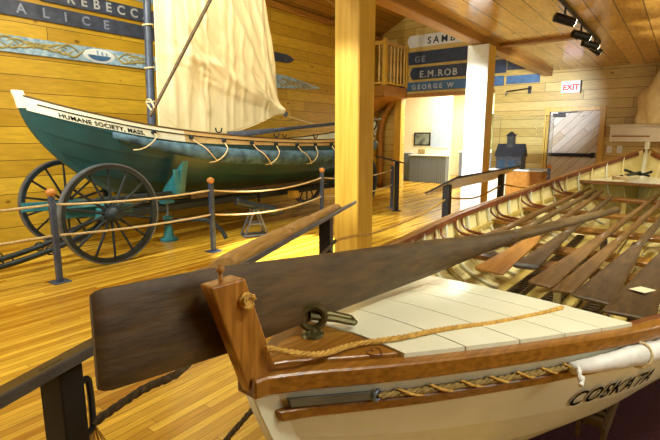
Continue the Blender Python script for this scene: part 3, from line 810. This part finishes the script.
o=MB().tube(sag((6.4,6.1,4.6),(8.9,6.5,4.35),.02,8),.009,5).build('stay_line',ROPEW,None); tag(o,'thin pale line high up between the sail and the near timber post','rope')
lo=oar(5.3,1.1,.08,.05,.012,.035,.03,MASTM,MASTM,'long dark oar resting in the lifeboat above its rail','oar'); lay(lo,(4.9,5.62,1.53),(10.0,6.05,1.93),.6)
# carriage
cg=thing('boat_carriage','dark wheeled carriage with teal fittings under the old lifeboat','carriage',(2.85,6.15,0))
def wheel(x,y,R,par,ns=14):
    w=MB(); 
    pr=[(R-.07,-.028),(R-.07,.028),(R-.018,.032),(R-.018,-.032)]
    rings=[]
    for i in range(57):
        a=2*PI*i/56; rings.append([Vector((r*cos(a),yy,r*sin(a))) for r,yy in pr])
    w.loft(rings,True,False); o=w.build('wheel',IRON,par,smooth=True); o.location=(x,y,R)
    t=MB(); rings=[]
    for i in range(57):
        a=2*PI*i/56; rings.append([Vector((r*cos(a),yy,r*sin(a))) for r,yy in ((R-.018,-.036),(R-.018,.036),(R,.036),(R,-.036))])
    t.loft(rings,True,False).build('iron_tire',GALV,o,smooth=True)  # tire in lighter metal, putting the rim highlight into its colour
    for k in range(ns):
        a=2*PI*(k+.5)/ns; d=Vector((cos(a),0,sin(a)))
        MB().tube([d*.08,d*.2,d*(R-.07)],[.021,.017,.014],8).build('spoke',IRON,o,smooth=True)
    MB().lathe([(0,-.15),(.045,-.15),(.05,-.10),(.085,-.07),(.095,0),(.085,.07),(.05,.10),(0,.11)],'Y',n=20).build('hub',IRON,o,smooth=True)
    return o
YN=-.80; YF=.68
wheel(-.05,YN,.6,cg); wheel(.10,YF,.6,cg); wheel(5.35,YN,.6,cg); wheel(5.35,YF,.6,cg)
for x in (0,5.35):
    MB().tube([(x,YN-.14,.6),(x,YF+.14,.6)],.032,10).build('axle',IRON,cg,smooth=True)
    MB().box(x-.07,x+.07,YN+.16,YF-.16,.5,.64).build('axle_bed',BLUETEAL,cg,bevel=.01)
MB().bar((0,-.2,.48),(5.35,-.2,.48),.08,.10).build('reach_beam',IRON,cg,bevel=.01)
MB().bar((0,.2,.48),(5.35,.2,.48),.08,.10).build('reach_beam',IRON,cg,bevel=.01)
MB().bar((-.55,-.45,.62),(.45,-.38,.58),.05,.12).build('side_stay',BLUETEAL,cg,bevel=.01)
MB().bar((-.55,.45,.62),(.45,.38,.58),.05,.12).build('side_stay',BLUETEAL,cg,bevel=.01)
MB().bar((-.5,-.5,.73),(1.2,-.44,.73),.05,.05).build('side_rail',IRON,cg,bevel=.006)
for x in (.15,4.9):
    MB().box(x-.05,x+.05,-.5,.5,.55,.66).build('bolster_beam',BLUETEAL,cg,bevel=.01)
for s_ in (-1,):
    MB().loft([[Vector((1.02,s_*.62,.72)),Vector((1.02,s_*.2,.70)),Vector((1.02,s_*.30,.82)),Vector((1.02,s_*.74,1.18))],[Vector((1.12,s_*.62,.72)),Vector((1.12,s_*.2,.70)),Vector((1.12,s_*.30,.82)),Vector((1.12,s_*.74,1.18))]]).build('cradle_chock',BLUETEAL,cg,bevel=.008)
    MB().box(.94,1.02,-.66,-.62,.72,1.06).build('cradle_board',BLUETEAL,cg,bevel=.006)
MB().box(3.55,3.7,-.5,-.35,.38,.52).build('light_wood_block',TIMBER,cg,bevel=.006)
MB().bar((1.25,-.55,.66),(5.3,-.5,.66),.07,.07).build('long_rail',OARDK,cg,bevel=.006)
for y,z0,x1 in ((-.32,.5,-3.6),(-.02,.5,-3.6)):
    MB().tube(smoothp([(.1,y,.42),(-.6,y-.12,.22),(-1.6,y-.14,.1),(x1,y-.05,.06)],6),.032,10).build('shaft_pole',IRON,cg,smooth=True)
    for x in (-.62,-1.05):
        MB().tube([Vector((x+.05*cos(a),y-.13,.14+(x+1.6)*.10-.02+.05*sin(a))) for a in [i*PI/6 for i in range(13)]],.009,6).build('pole_ring',IRON,cg,smooth=True)
MB().tube(smoothp([(.75,-.62,.34),(1.0,-.75,.37),(1.25,-.93,.34),(1.38,-1.05,.2),(1.42,-1.1,.08)],6),.032,10).build('curved_drag_bar',IRON,cg,smooth=True)
jk=thing('screw_jack','teal screw jack standing under the lifeboat behind the second stanchion','jack',(3.93,5.92,0))
MB().lathe([(0,0),(.13,0),(.13,.03),(.08,.06),(.06,.16),(.045,.3),(.07,.32),(.07,.36),(.03,.37),(0,.37)],n=14).build('jack_base',BLUETEAL,jk,smooth=True)
MB().lathe([(0,.36),(.024,.36),(.024,.55),(0,.55)],n=10).build('jack_screw',GALV,jk,smooth=True)
MB().box(-.09,.09,-.06,.06,.55,.6).build('jack_head',BLUETEAL,jk,bevel=.006)
# little cannon
cn=thing('line_throwing_cannon','small dark line-throwing cannon on a low iron frame behind the barrier rope','cannon',(4.90,5.16,0),math.radians(-28))
MB().lathe([(.034,-.02),(.066,-.02),(.074,.0),(.07,.03),(.062,.06),(.066,.3),(.078,.55),(.086,.72),(.075,.78),(.03,.80),(.028,.84),(.04,.87),(.02,.9),(0,.9)],'X',n=20)
br_=MB().lathe([(.0,.12),(.036,.12),(.036,-.02),(.066,-.02),(.074,.0),(.07,.03),(.06,.07),(.064,.3),(.076,.52),(.086,.70),(.075,.76),(.03,.79),(.028,.82),(.04,.85),(.02,.89),(0,.89)],'X',n=20).build('barrel',GALV,cn,smooth=True); br_.data.materials.clear(); br_.data.materials.append(IRON)
br_.scale=(.85,.9,.9); br_.location=(-.24,0,.545); br_.rotation_euler=(0,math.radians(17),0)
for y in (-.11,.11):
    b=MB(); b.tube([(-.16,y,.02),(.0,y*.8,.42)],.016,8); b.tube([(.2,y,.02),(.06,y*.8,.42)],.016,8); b.tube([(-.16,y,.02),(.2,y,.02)],.018,8); b.tube([(-.08,y*.95,.2),(.13,y*.95,.2)],.014,8)
    b.build('side_frame',GALV,cn,smooth=True)
for x,z in ((-.16,.02),(.2,.02),(-.07,.22),(.04,.42)):
    MB().tube([(x,-.12,z),(x,.12,z)],.016,8).build('cross_bar',GALV,cn,smooth=True)
MB().tube([(.1,0,.52),(.1,0,.68)],.018,8).build('sight_post',BLACK,cn)
# ------------------------------------------------------------------ quarterboards on the walls
def board(poly,th,m,parent,fn,name='board',bevel=.004):
    return MB().prism(poly,lambda a,b_:fn(a,b_,0),lambda a,b_:fn(a,b_,th)).build(name,m,parent,bevel=bevel)
fl=lambda x,y,z:Vector((x,-z,y))
def qboard(name,x,z,L,h,m,label,shape,txt=None,size=.2,tx=0,tz=0,wall='L',lm=SILVL,sp=1.3,font_off=.004,tilt=0):
    if wall=='L': o=thing(name,label,'sign',(x,YL-.001,z),0,'ship name boards on the walls')
    else: o=thing(name,label,'sign',(XB-.001,x,z),-PI/2,'ship name boards on the walls')
    o.rotation_euler[1]=tilt
    t=h*.8
    poly={'pt':[(0,h/2),(.10,h*.82),(.16,h),(L,h),(L,0),(.16,0),(.10,h*.18)],'rd':[(0,h*.5),(.03,h*.8),(.08,h),(L,h),(L,0),(.08,0),(.03,h*.2)],'sq':[(0,0),(0,h),(L,h),(L,0)],
          'end':[(0,0),(0,h),(L-.25,h),(L-.12,h*.85),(L,h*.5),(L-.12,h*.15),(L-.25,0)],'taper':[(0,0),(0,h),(L*.55,h*.95),(L,h*.42),(L-.03,h*.28),(L*.5,0)]}[shape]
    board(poly,.03,m,o,fl)
    if txt: lettering(txt,size,lm,o,lambda a,b_,c:Vector((tx+a,-.031-(c+.004),tz+b_)),'carved_letter',extr=.004,offset=font_off,spacing=sp)
    return o
qb1=qboard('name_board',3.0,3.40,2.9,.21,SLATE,'dark slate name board reading REBECCA, above the ALICE board',"pt",'REBECCA',.19,.50,.045,sp=1.95)
qb2=qboard('name_board',2.2,3.125,3.3,.215,SLATE,'dark slate name board with faint letters ALICE on the left wall','pt','ALICE',.18,.62,.05,lm=LBLUE,sp=3.3)
qc=qboard('carved_board',1.9,2.64,3.2,.225,CARVE,'pale blue carved scrollwork board with a striped oval, below the ALICE board','sq')
def scroll(par,cx,cz,fl_,r,m=GOLD):
    b=MB()
    for k in range(7):
        pts=[]
        for i in range(13):
            t=i/12; X=cx+fl_*(.05+k*.085+.34*t); Z=cz+.02+(.085-.02*k*.5)*sin(PI*t*1.2-.5+k*.25)*(1 if k%2 else -1)
            pts.append((X,-.034,max(.02,min(.205,Z))))
        b.tube(pts,[r*(1-.7*abs(2*i/12-1)) +.002 for i in range(13)],6)
    return b.build('scroll_carving',m,par,smooth=True)
scroll(qc,1.85,.11,-1,.017); scroll(qc,2.2,.11,1,.017); scroll(qc,.45,.11,1,.016); scroll(qc,.75,.11,-1,.015)
b=MB(); b.add([(2.02+.25*cos(a),-.034,.112+.1*sin(a)) for a in [i*PI/12 for i in range(24)]]+[(2.02,-.046,.112)],[(i,(i+1)%24,24) for i in range(24)]); sh_=b.build('striped_shield',WHSIGN,qc)
for k in range(3):
    MB().box(1.98+k*.07,2.005+k*.07,-.05,-.036,.12,.185-.012*k).build('shield_stripe',CARVE,sh_)
MB().add([(2.02+.18*cos(a),-.047,.112+.078*sin(a)) for a in [PI+i*PI/12 for i in range(13)]],[tuple(range(13))]).build('blue_field',SKYS,sh_)
qboard('carved_board',4.1,3.72,1.2,.2,CARVE,'pale blue board at the top edge beside the mast, above the REBECCA board','pt')
qboard('name_board',6.7,3.17,1.85,.19,SLATE,'dark slate board end emerging right of the sail, upper of the two','end')
c2=qboard('carved_board',6.8,2.6,2.7,.3,CARVE,'grey-green carved board tapering to a point right of the sail','taper')
scroll(c2,1.1,.12,1,.018); scroll(c2,1.6,.10,1,.012)
qboard('name_board',6.61,3.99,2.8,.32,WHSIGN,'white board with dark letters, topmost on the back wall','rd','SAMB',.25,.62,.06,wall='B',lm=NAVY,sp=1.5)
qboard('name_board',6.66,3.52,2.8,.34,NAVY,'navy board with faint letters GE, second from the top on the back wall','rd','GE',.23,.3,.06,wall='B',lm=LBLUE,sp=1.3)
qboard('name_board',6.50,3.11,2.7,.33,NAVY,'navy board reading E.M.ROB in pale letters on the back wall','rd','E.M.ROB',.25,.30,.05,wall='B',lm=SILVL,sp=1.25)
qboard('name_board',6.85,2.80,3.0,.24,SKYS,'blue board reading GEORGE, lowest on the back wall over the opening','pt','GEORGE W',.18,.42,.04,wall='B',lm=SILVL,sp=1.5)
qboard('name_board',3.78,3.16,.72,.26,SLATE,'dark board high on the back wall between the far post and the door, upper one','sq',wall='B')
qboard('name_board',3.78,2.82,.8,.2,SKYS,'blue board below the dark one between the far post and the door','sq',wall='B')
# ------------------------------------------------------------------ exit door, sign, bracket, switches
def D(name,m,*a,par=None,**k): return MB().box(*a).build(name,m,par,**k)
dy0,dy1=1.60,2.68
d1=bpy.data.objects.new('door_1',None); C.objects.link(d1); d1['kind']='structure'; d1.location=(XB,0,0)
D('door_leaf',DOORB,-.05,-.01,dy0,dy1,.01,2.1,par=d1)
for a in ((-.075,0,dy1,dy1+.11,0,2.2),(-.075,0,dy0-.11,dy0,0,2.2),(-.075,0,dy0,dy1,2.1,2.2)): D('door_frame',TIMBER,*a,par=d1,bevel=.006)
D('door_edge',STEEL,-.062,-.05,dy1-.02,dy1,.0,2.1,par=d1)
MB().box(-.12,-.07,dy0+.04,dy1-.04,1.04,1.12).build('panic_bar',STEEL,d1,bevel=.008)
MB().box(-.13,-.05,dy0+.03,dy0+.12,1.02,1.14).build('panic_latch',STEEL,d1,bevel=.008)
MB().box(-.13,-.05,dy1-.35,dy1-.08,1.98,2.05).build('door_closer',STEEL,d1,bevel=.008)
MB().bar((-.14,dy1-.2,2.07),(-.1,dy1-.62,2.085),.02,.02).build('closer_arm',STEEL,d1)
ex=thing('exit_sign','white lit exit sign with red letters above the door','sign',(XB-.12,2.26,2.52))
MB().box(-.02,.1,-.20,.20,0,.27).build('sign_box',EXITW,ex,bevel=.01)
lettering('EXIT',.175,EXITRED,ex,lambda a,b_,c:Vector((-.022-(c+.002),.165-a,.065+b_)),extr=.002,offset=.006,spacing=.95)
MB().box(-.024,.1,-.212,-.2,-.005,.275).build('sign_edge',STEEL,ex)
bk=thing('wall_bracket','black wall bracket bar high on the back wall above the model case','bracket',(XB,3.45,2.62))
MB().tube(smoothp([(-.02,-.25,.06),(-.08,-.25,.06),(-.09,.22,.02),(-.1,.28,0),(-.1,.29,-.1)],4),.014,8).build('bracket_arm',STEEL,bk,smooth=True)
MB().box(-.02,0,-.29,-.21,-.06,.12).build('bracket_plate',STEEL,bk,bevel=.004)
for y,l in ((1.36,'left of the two white switch plates by the exit door'),(1.16,'right of the two white switch plates by the exit door')):
    s_=thing('switch_plate',l,'switch',(XB,y,1.22),group='switch plates')
    MB().box(-.012,0,-.05,.05,-.08,.08).build('plate',WHSIGN,s_,bevel=.003); MB().box(-.02,-.012,-.012,.012,-.03,.03).build('toggle',SHELFW,s_)
# ------------------------------------------------------------------ model in a glass case
cs=thing('display_case','glass display case on a white base beside the far timber post','display case',(9.85,2.72,0))
MB().box(-.32,.32,-.62,.42,0,.84).build('case_base',TIMBERX,cs,bevel=.01)
MB().box(-.335,-.32,.05,.41,.05,.80).build('front_panel',SHELFW,cs,bevel=.004)
MB().box(-.34,.34,-.64,.44,.84,.87).build('case_plinth',WHSIGN,cs,bevel=.004)
b=MB(); b.box(-.32,-.312,-.62,.42,.87,1.9).box(.312,.32,-.62,.42,.87,1.9).box(-.312,.312,-.62,-.612,.87,1.9).box(-.312,.312,.412,.42,.87,1.9).box(-.32,.32,-.62,.42,1.9,1.908)
b.build('glass_cover',GLASS,cs)
md_=thing('station_model','grey shingled lifesaving station model with a lookout tower inside the glass case','model',(9.85,2.80,.872))
GSH=mat('grey_shingles','707888',.7,col2='4c5260',scale=20); GRF=mat('dark_model_roof','4a5066',.7,col2='343a48',scale=20)
MB().box(-.2,.2,-.3,.28,0,.3).build('model_walls',GSH,md_)
MB().loft([[Vector((-.24,y,.28)),Vector((.24,y,.28)),Vector((0,y,.56))] for y in(-.33,.31)]).build('model_roof',GRF,md_)
MB().box(-.07,.07,-.07,.09,.4,.74).build('model_tower',GSH,md_); MB().loft([[Vector((x,y,.74)) for x,y in((-.1,-.1),(.1,-.1),(.1,.12),(-.1,.12))],[Vector((x,y,.84)) for x,y in((-.01,0),(.01,0),(.01,.02),(-.01,.02))]]).build('tower_roof',GRF,md_)
MB().box(-.215,-.2,-.16,-.02,0,.2).build('boat_door',SKYS,md_); MB().box(-.215,-.2,.06,.2,0,.2).build('boat_door',SKYS,md_)
md_.scale=(.85,.85,.88)
# ------------------------------------------------------------------ shelf with draped bundle
sf=thing('white_counter','long white shelf counter along the back wall right of the door','shelf',(XB,0,0))
MB().box(-.42,0,-2.9,1.36,1.72,1.77).build('shelf_top',SHELFW,sf,bevel=.006)
MB().box(-.38,-.02,-2.8,1.34,1.40,1.72).build('front_apron',SHELFW,sf,bevel=.004)
MB().box(-.40,-.36,.6,1.30,1.50,1.53).build('grab_bar',OARTAN,sf,bevel=.004)
MB().prism([(.95,1.40),(.40,1.40),(-.2,.95),(-.2,1.4),(.2,1.4)][:3]+[(-.2,1.40)],lambda a,c:Vector((-.38,a,c)),lambda a,c:Vector((-.3,a,c))).build('sloped_panel',SHELFW,sf)
MB().tube(smoothp([(-.06,1.30,1.42),(-.09,1.30,1.5),(-.09,1.32,1.6),(-.06,1.33,1.64)],4),.014,6).build('hook',STEEL,sf)
BUN=mat('beige_canvas','eadcae',.85,col2='cdb880',scale=5,bump=.4)
b=MB(); rings=[]
for j in range(30):
    t=j/29; z=1.77+1.28*t; w=(.44 if t<.5 else .44-.35*(t-.5))*(1+.03*sin(t*19)); cy=.36-(0 if t<.5 else .42*(t-.5))
    ring=[]
    for k in range(36):
        a=2*PI*k/36; q=1+.14*sin(5*a+t*4)+.10*abs(sin(9*a-t*5))
        ring.append(Vector((12.13+min(.3,cos(a)*.24*q),cy+sin(a)*w*q,z+.04*sin(3*a+t*9)*(0 if j==0 else 1))))
    rings.append(ring)
bu=b.loft(rings).build('draped_canvas',BUN,None,smooth='all',loc=(12.13,.3,1.77)); tag(bu,'beige draped canvas bundle standing on the white shelf at the right edge','canvas')
b=MB().tube(smoothp([(-.26,.14,.0),(-.24,.10,.5),(-.22,.06,.9),(-.2,-.15,1.2)],5),.03,8); b.build('hanging_cord',BUN,bu,smooth=True)
# ------------------------------------------------------------------ gallery beyond the opening
par=struct(MB().box(14.7,14.85,6.15,9.3,0,3.3).build('wall_partition',PLASTER))
wn=thing('wainscot','grey beadboard half wall projecting inside the far gallery','half wall',(14.37,6.66,0))
MB().box(0,.28,-.55,.75,0,.88).build('beadboard',GREYW,wn); MB().box(-.04,.3,-.58,.78,.88,.92).build('cap',WHSIGN,wn,bevel=.005)
wn2=thing('wainscot','grey panelled half wall at the right, set back beyond the lit gallery partition','half wall',(16.6,5.2,0))
MB().box(0,.2,-1.5,1.35,0,.95).build('beadboard',GREYW,wn2); MB().box(-.03,.22,-1.5,1.37,.95,.99).build('cap',WHSIGN,wn2)
wn3=thing('wainscot','grey half wall strip at the left inside the far gallery beside the timber jamb','half wall',(14.62,8.2,0))
MB().box(0,.06,-.75,.9,0,.95).build('beadboard',GREYW,wn3); MB().box(-.02,.07,-.75,.9,.95,.98).build('cap',WHSIGN,wn3)
pf=thing('framed_picture','dark framed landscape print on the cream gallery wall','picture',(14.69,7.12,1.43))
PRN=mat('grey_print','8a9280',.6,col2='3c443c',scale=6)
MB().box(-.03,0,-.30,.30,-.22,.22).build('picture_frame',BLACK,pf,bevel=.005); MB().box(-.034,-.03,-.26,.26,-.18,.18).build('print',PRN,pf)
tp=tag(MB().box(-.02,0,-.3,.3,-.37,.37).build('text_panel',mat('pale_blue_panel','aebfd0',.5,var=.04),None),'pale blue text panel right of the framed picture','panel'); tp.location=(14.69,6.5,1.52)
cd=tag(MB().box(-.05,0,-.12,.12,-.08,.08).build('small_plaque',mat('tan_plaque','a88c50',.5)),'small tan plaque on the ledge below the framed picture','plaque'); cd.location=(14.69,7.12,1.0)
gc=thing('glass_showcase','lit glass showcase with yellowish pottery shelf in the right of the gallery','showcase',(16.9,5.6,1.0))
MB().box(-.3,.2,-1.0,.7,0,.06).build('case_floor',WHSIGN,gc); MB().box(.15,.2,-1.0,.7,.06,1.3).build('case_back',mat('olive_backdrop','9c9c60',.6),gc)
MB().box(-.3,-.29,-1.0,.7,.06,1.3).build('case_glass',GLASS,gc); MB().box(-.3,.2,.7,.76,0,1.36).build('case_side',STEEL,gc); MB().box(-.3,.2,-1.0,.76,1.3,1.36).build('case_top',WHSIGN,gc)
for i,(y,s_) in enumerate(((.4,1),(.05,1.3),(-.3,.9))):
    MB().lathe([(0,0),(.06,0),(.08,.08),(.05,.15),(.06,.18),(0,.18)],o=(0,0,0),n=12)
    q=thing('pottery_jar','%s jar in the gallery showcase'%('small tan leftmost','tall tan middle','squat tan right')[i] if False else ('tan jar at the left in the gallery showcase','taller tan jar in the middle of the gallery showcase','squat tan jar at the right of the gallery showcase')[i],'jar',(16.85,5.6+y,1.06))
    MB().lathe([(0,0),(.06*s_,0),(.08*s_,.08*s_),(.05*s_,.15*s_),(.06*s_,.18*s_),(0,.18*s_)],n=12).build('jar_body',TANW,q,smooth=True)
# ------------------------------------------------------------------ balcony
bl=thing('balcony','small wooden corner balcony with turned balusters high in the far corner','balcony',(11.2,6.58,2.6))
D('deck',TIMBERX,0,1.28,0,.9,0,.28,par=bl,bevel=.01)
MB().prism([(0,0),(.9,0),(.9,-.35),(.5,-.12)],lambda a,c:Vector((.1,a,c)),lambda a,c:Vector((1.2,a,c))).build('bracket',TIMBERX,bl)
for a in ((0,1.28,0,.07,1.33,1.42),(0,.07,0,.9,1.33,1.42),(0,1.28,.01,.06,.32,.37),(.01,.06,0,.9,.32,.37)): D('hand_rail' if a[4]>1 else 'bottom_rail',TIMBER,*a,par=bl)
D('corner_post',TIMBER,-.02,.08,-.02,.08,.28,1.48,par=bl,bevel=.008); D('corner_post',TIMBER,1.2,1.28,-.02,.08,.28,1.48,par=bl,bevel=.008)
pf_=[(.02,.37),(.03,.42),(.018,.5),(.034,.65),(.036,.75),(.018,.95),(.03,1.0),(.018,1.1),(.026,1.2),(.022,1.33)]
for k in range(6): MB().lathe(pf_,o=(.17+k*.19,.035,0),n=8).build('baluster',TIMBER,bl,smooth=True)
for k in range(4): MB().lathe(pf_,o=(.035,.2+k*.19,0),n=8).build('baluster',TIMBER,bl,smooth=True)
# arched brace at corner
b=MB().tube(smoothp([(12.35,7.35,.0),(12.35,7.35,1.6),(12.35,7.25,2.1),(12.35,6.95,2.6)],6),.09,6); tag(b.build('arched_brace',TIMBERX,None,smooth='all',loc=(12.35,7.35,0)),'curved timber brace in the far left corner beneath the balcony','brace')
# ------------------------------------------------------------------ track lights
BLKM=mat('black_fixture','141416',.4,.3,var=.1)
tr=thing('light_track','black ceiling track above the door end of the room','light track',(0,1.3,0))
MB().box(4.6,9.2,-.02,.02,CZ-.045,CZ).build('track_bar',BLKM,tr,bevel=.004); MB().box(4.6,9.2,-.008,.008,CZ-.05,CZ-.045).build('track_slot',STEEL,tr)
def head(loc,aim,label,lit=140):
    o=thing('track_spotlight',label,'spotlight',loc,0,'spotlights on the ceiling track')
    d=(Vector(aim)-Vector(loc)+Vector((0,0,.17))).normalized()
    c=Vector((0,0,-.19))
    MB().tube([(0,0,-.045),(0,0,-.13)],.013,8).build('stem',BLKM,o)
    MB().tube([c-d*.13,c-d*.12,c+d*.10,c+d*.12],[.04,.055,.055,.058],16).build('lamp_housing',BLKM,o,smooth=True)
    MB().tube([c+d*.118,c+d*.126],[.05,.05],16).build('lamp_lens',BULB,o)
    l=bpy.data.lights.new('lamp','SPOT'); l.energy=lit; l.spot_size=1.3; l.spot_blend=.6; l.shadow_soft_size=.05; l.color=(1,.86,.62)
    lo_=bpy.data.objects.new('lamp_light',l); C.objects.link(lo_); lo_.parent=o; lo_.location=c+d*.16; lo_.rotation_euler=d.to_track_quat('-Z','Y').to_euler()
    return o
head((6.4,1.3,CZ),(7.8,-.5,2.3),'nearest of the black track spotlights on the wooden ceiling')
head((7.5,1.3,CZ),(9.0,-.5,2.3),'second black track spotlight on the wooden ceiling')
head((8.3,1.3,CZ),(9.8,-.5,2.3),'third black track spotlight, before the small end one')
head((8.7,1.3,CZ),(10.0,.2,2.0),'smallest last black spotlight at the far end of the ceiling track',80)
cb=thing('ceiling_valance','pale wooden light valance under the ceiling left of the track','valance',(8.5,1.55,CZ))
MB().box(-.09,.09,0,1.2,-.045,0).build('valance_board',TIMBERX,cb,bevel=.006); MB().box(-.1,.1,-.015,0,-.055,0).build('dark_end_cap',mat('maroon_cap','5a1c18',.5),cb)
# ------------------------------------------------------------------ lights
def area(loc,aim,sx_,sy_,e,col=(1,.85,.62)):
    l=bpy.data.lights.new('area','AREA'); l.shape='RECTANGLE'; l.size=sx_; l.size_y=sy_; l.energy=e; l.color=col
    o=bpy.data.objects.new('area_light',l); C.objects.link(o); o.location=loc; o.rotation_euler=(Vector(aim)-Vector(loc)).to_track_quat('-Z','Y').to_euler(); return o
def spot(loc,aim,e,ang,col=(1,.87,.66),soft=.08,blend=.5):
    l=bpy.data.lights.new('spot','SPOT'); l.energy=e; l.spot_size=math.radians(ang); l.spot_blend=blend; l.shadow_soft_size=soft; l.color=col
    o=bpy.data.objects.new('spot_light',l); C.objects.link(o); o.location=loc; o.rotation_euler=(Vector(aim)-Vector(loc)).to_track_quat('-Z','Y').to_euler(); return o
WARM=(1,.9,.68); COOL=(.82,.9,1)
area((4.2,4.4,5.2),(4.6,6.0,0),4,1.6,135,(1,.97,.76))
area((1.2,4.2,4.4),(2.5,7.2,1.5),2.4,1,85,(1,.98,.78))
area((1.6,-2.7,2.3),(1.6,.4,.7),1.5,1,28,(1,1,.9))  # unseen fill lamp added to brighten the near hull side
spot((1.0,-.6,3.0),(1.7,.5,.9),150,80,(1,1,.86),soft=.25)
area((-2.3,4.2,2.3),(6,2.6,2.2),2.4,1.8,130,(1,1,.84))
for lx in (2.6,4.3,6.0): spot((lx,.35,3.0),(lx,.3,0),100,84,(1,.98,.8),soft=.2)
area((6.5,-2.9,1.5),(6.5,1.2,3.1),3,1,50,(1,.99,.74))
spot((7.2,4.2,5.0),(7.0,3.9,0),900,26,(1,.98,.9))
spot((3.6,-.4,3.0),(4.2,.7,.7),190,60,(1,1,.86))
area((14.0,5.2,3.2),(14,5.2,0),2,2.4,260,(1,.97,.88))
area((16.2,6,3.2),(16.2,6,0),1.5,2,120,(1,.97,.88))
spot((4.6,4.2,3.8),(7.7,2.75,1.5),2600,30,(1,.98,.95))
spot((7.9,2.2,2.7),(12.5,3.2,2.2),950,44,COOL,blend=.9)
spot((.8,3.4,3.4),(3.98,2.8,1.6),650,26,(1,.99,.88))
spot((5.2,3.9,4.6),(4.6,4.1,0),5000,26,(1,.97,.9))
spot((.2,4.6,3.2),(2.9,6.1,1.4),380,50,(1,.99,.96))
spot((1.2,5.6,4.1),(5.2,6.15,2.9),330,60,(1,.98,.88),soft=.02)
spot((2.0,4.4,4.6),(5.0,6.0,2.6),110,60,(1,.99,.82))
w=bpy.data.worlds.new('world'); sc.world=w; w.use_nodes=True
w.node_tree.nodes['Background'].inputs[0].default_value=(1,.9,.75,1); w.node_tree.nodes['Background'].inputs[1].default_value=.10
sc.view_settings.view_transform='Standard'; sc.view_settings.look='None'; sc.view_settings.gamma=1; sc.view_settings.exposure=0.25
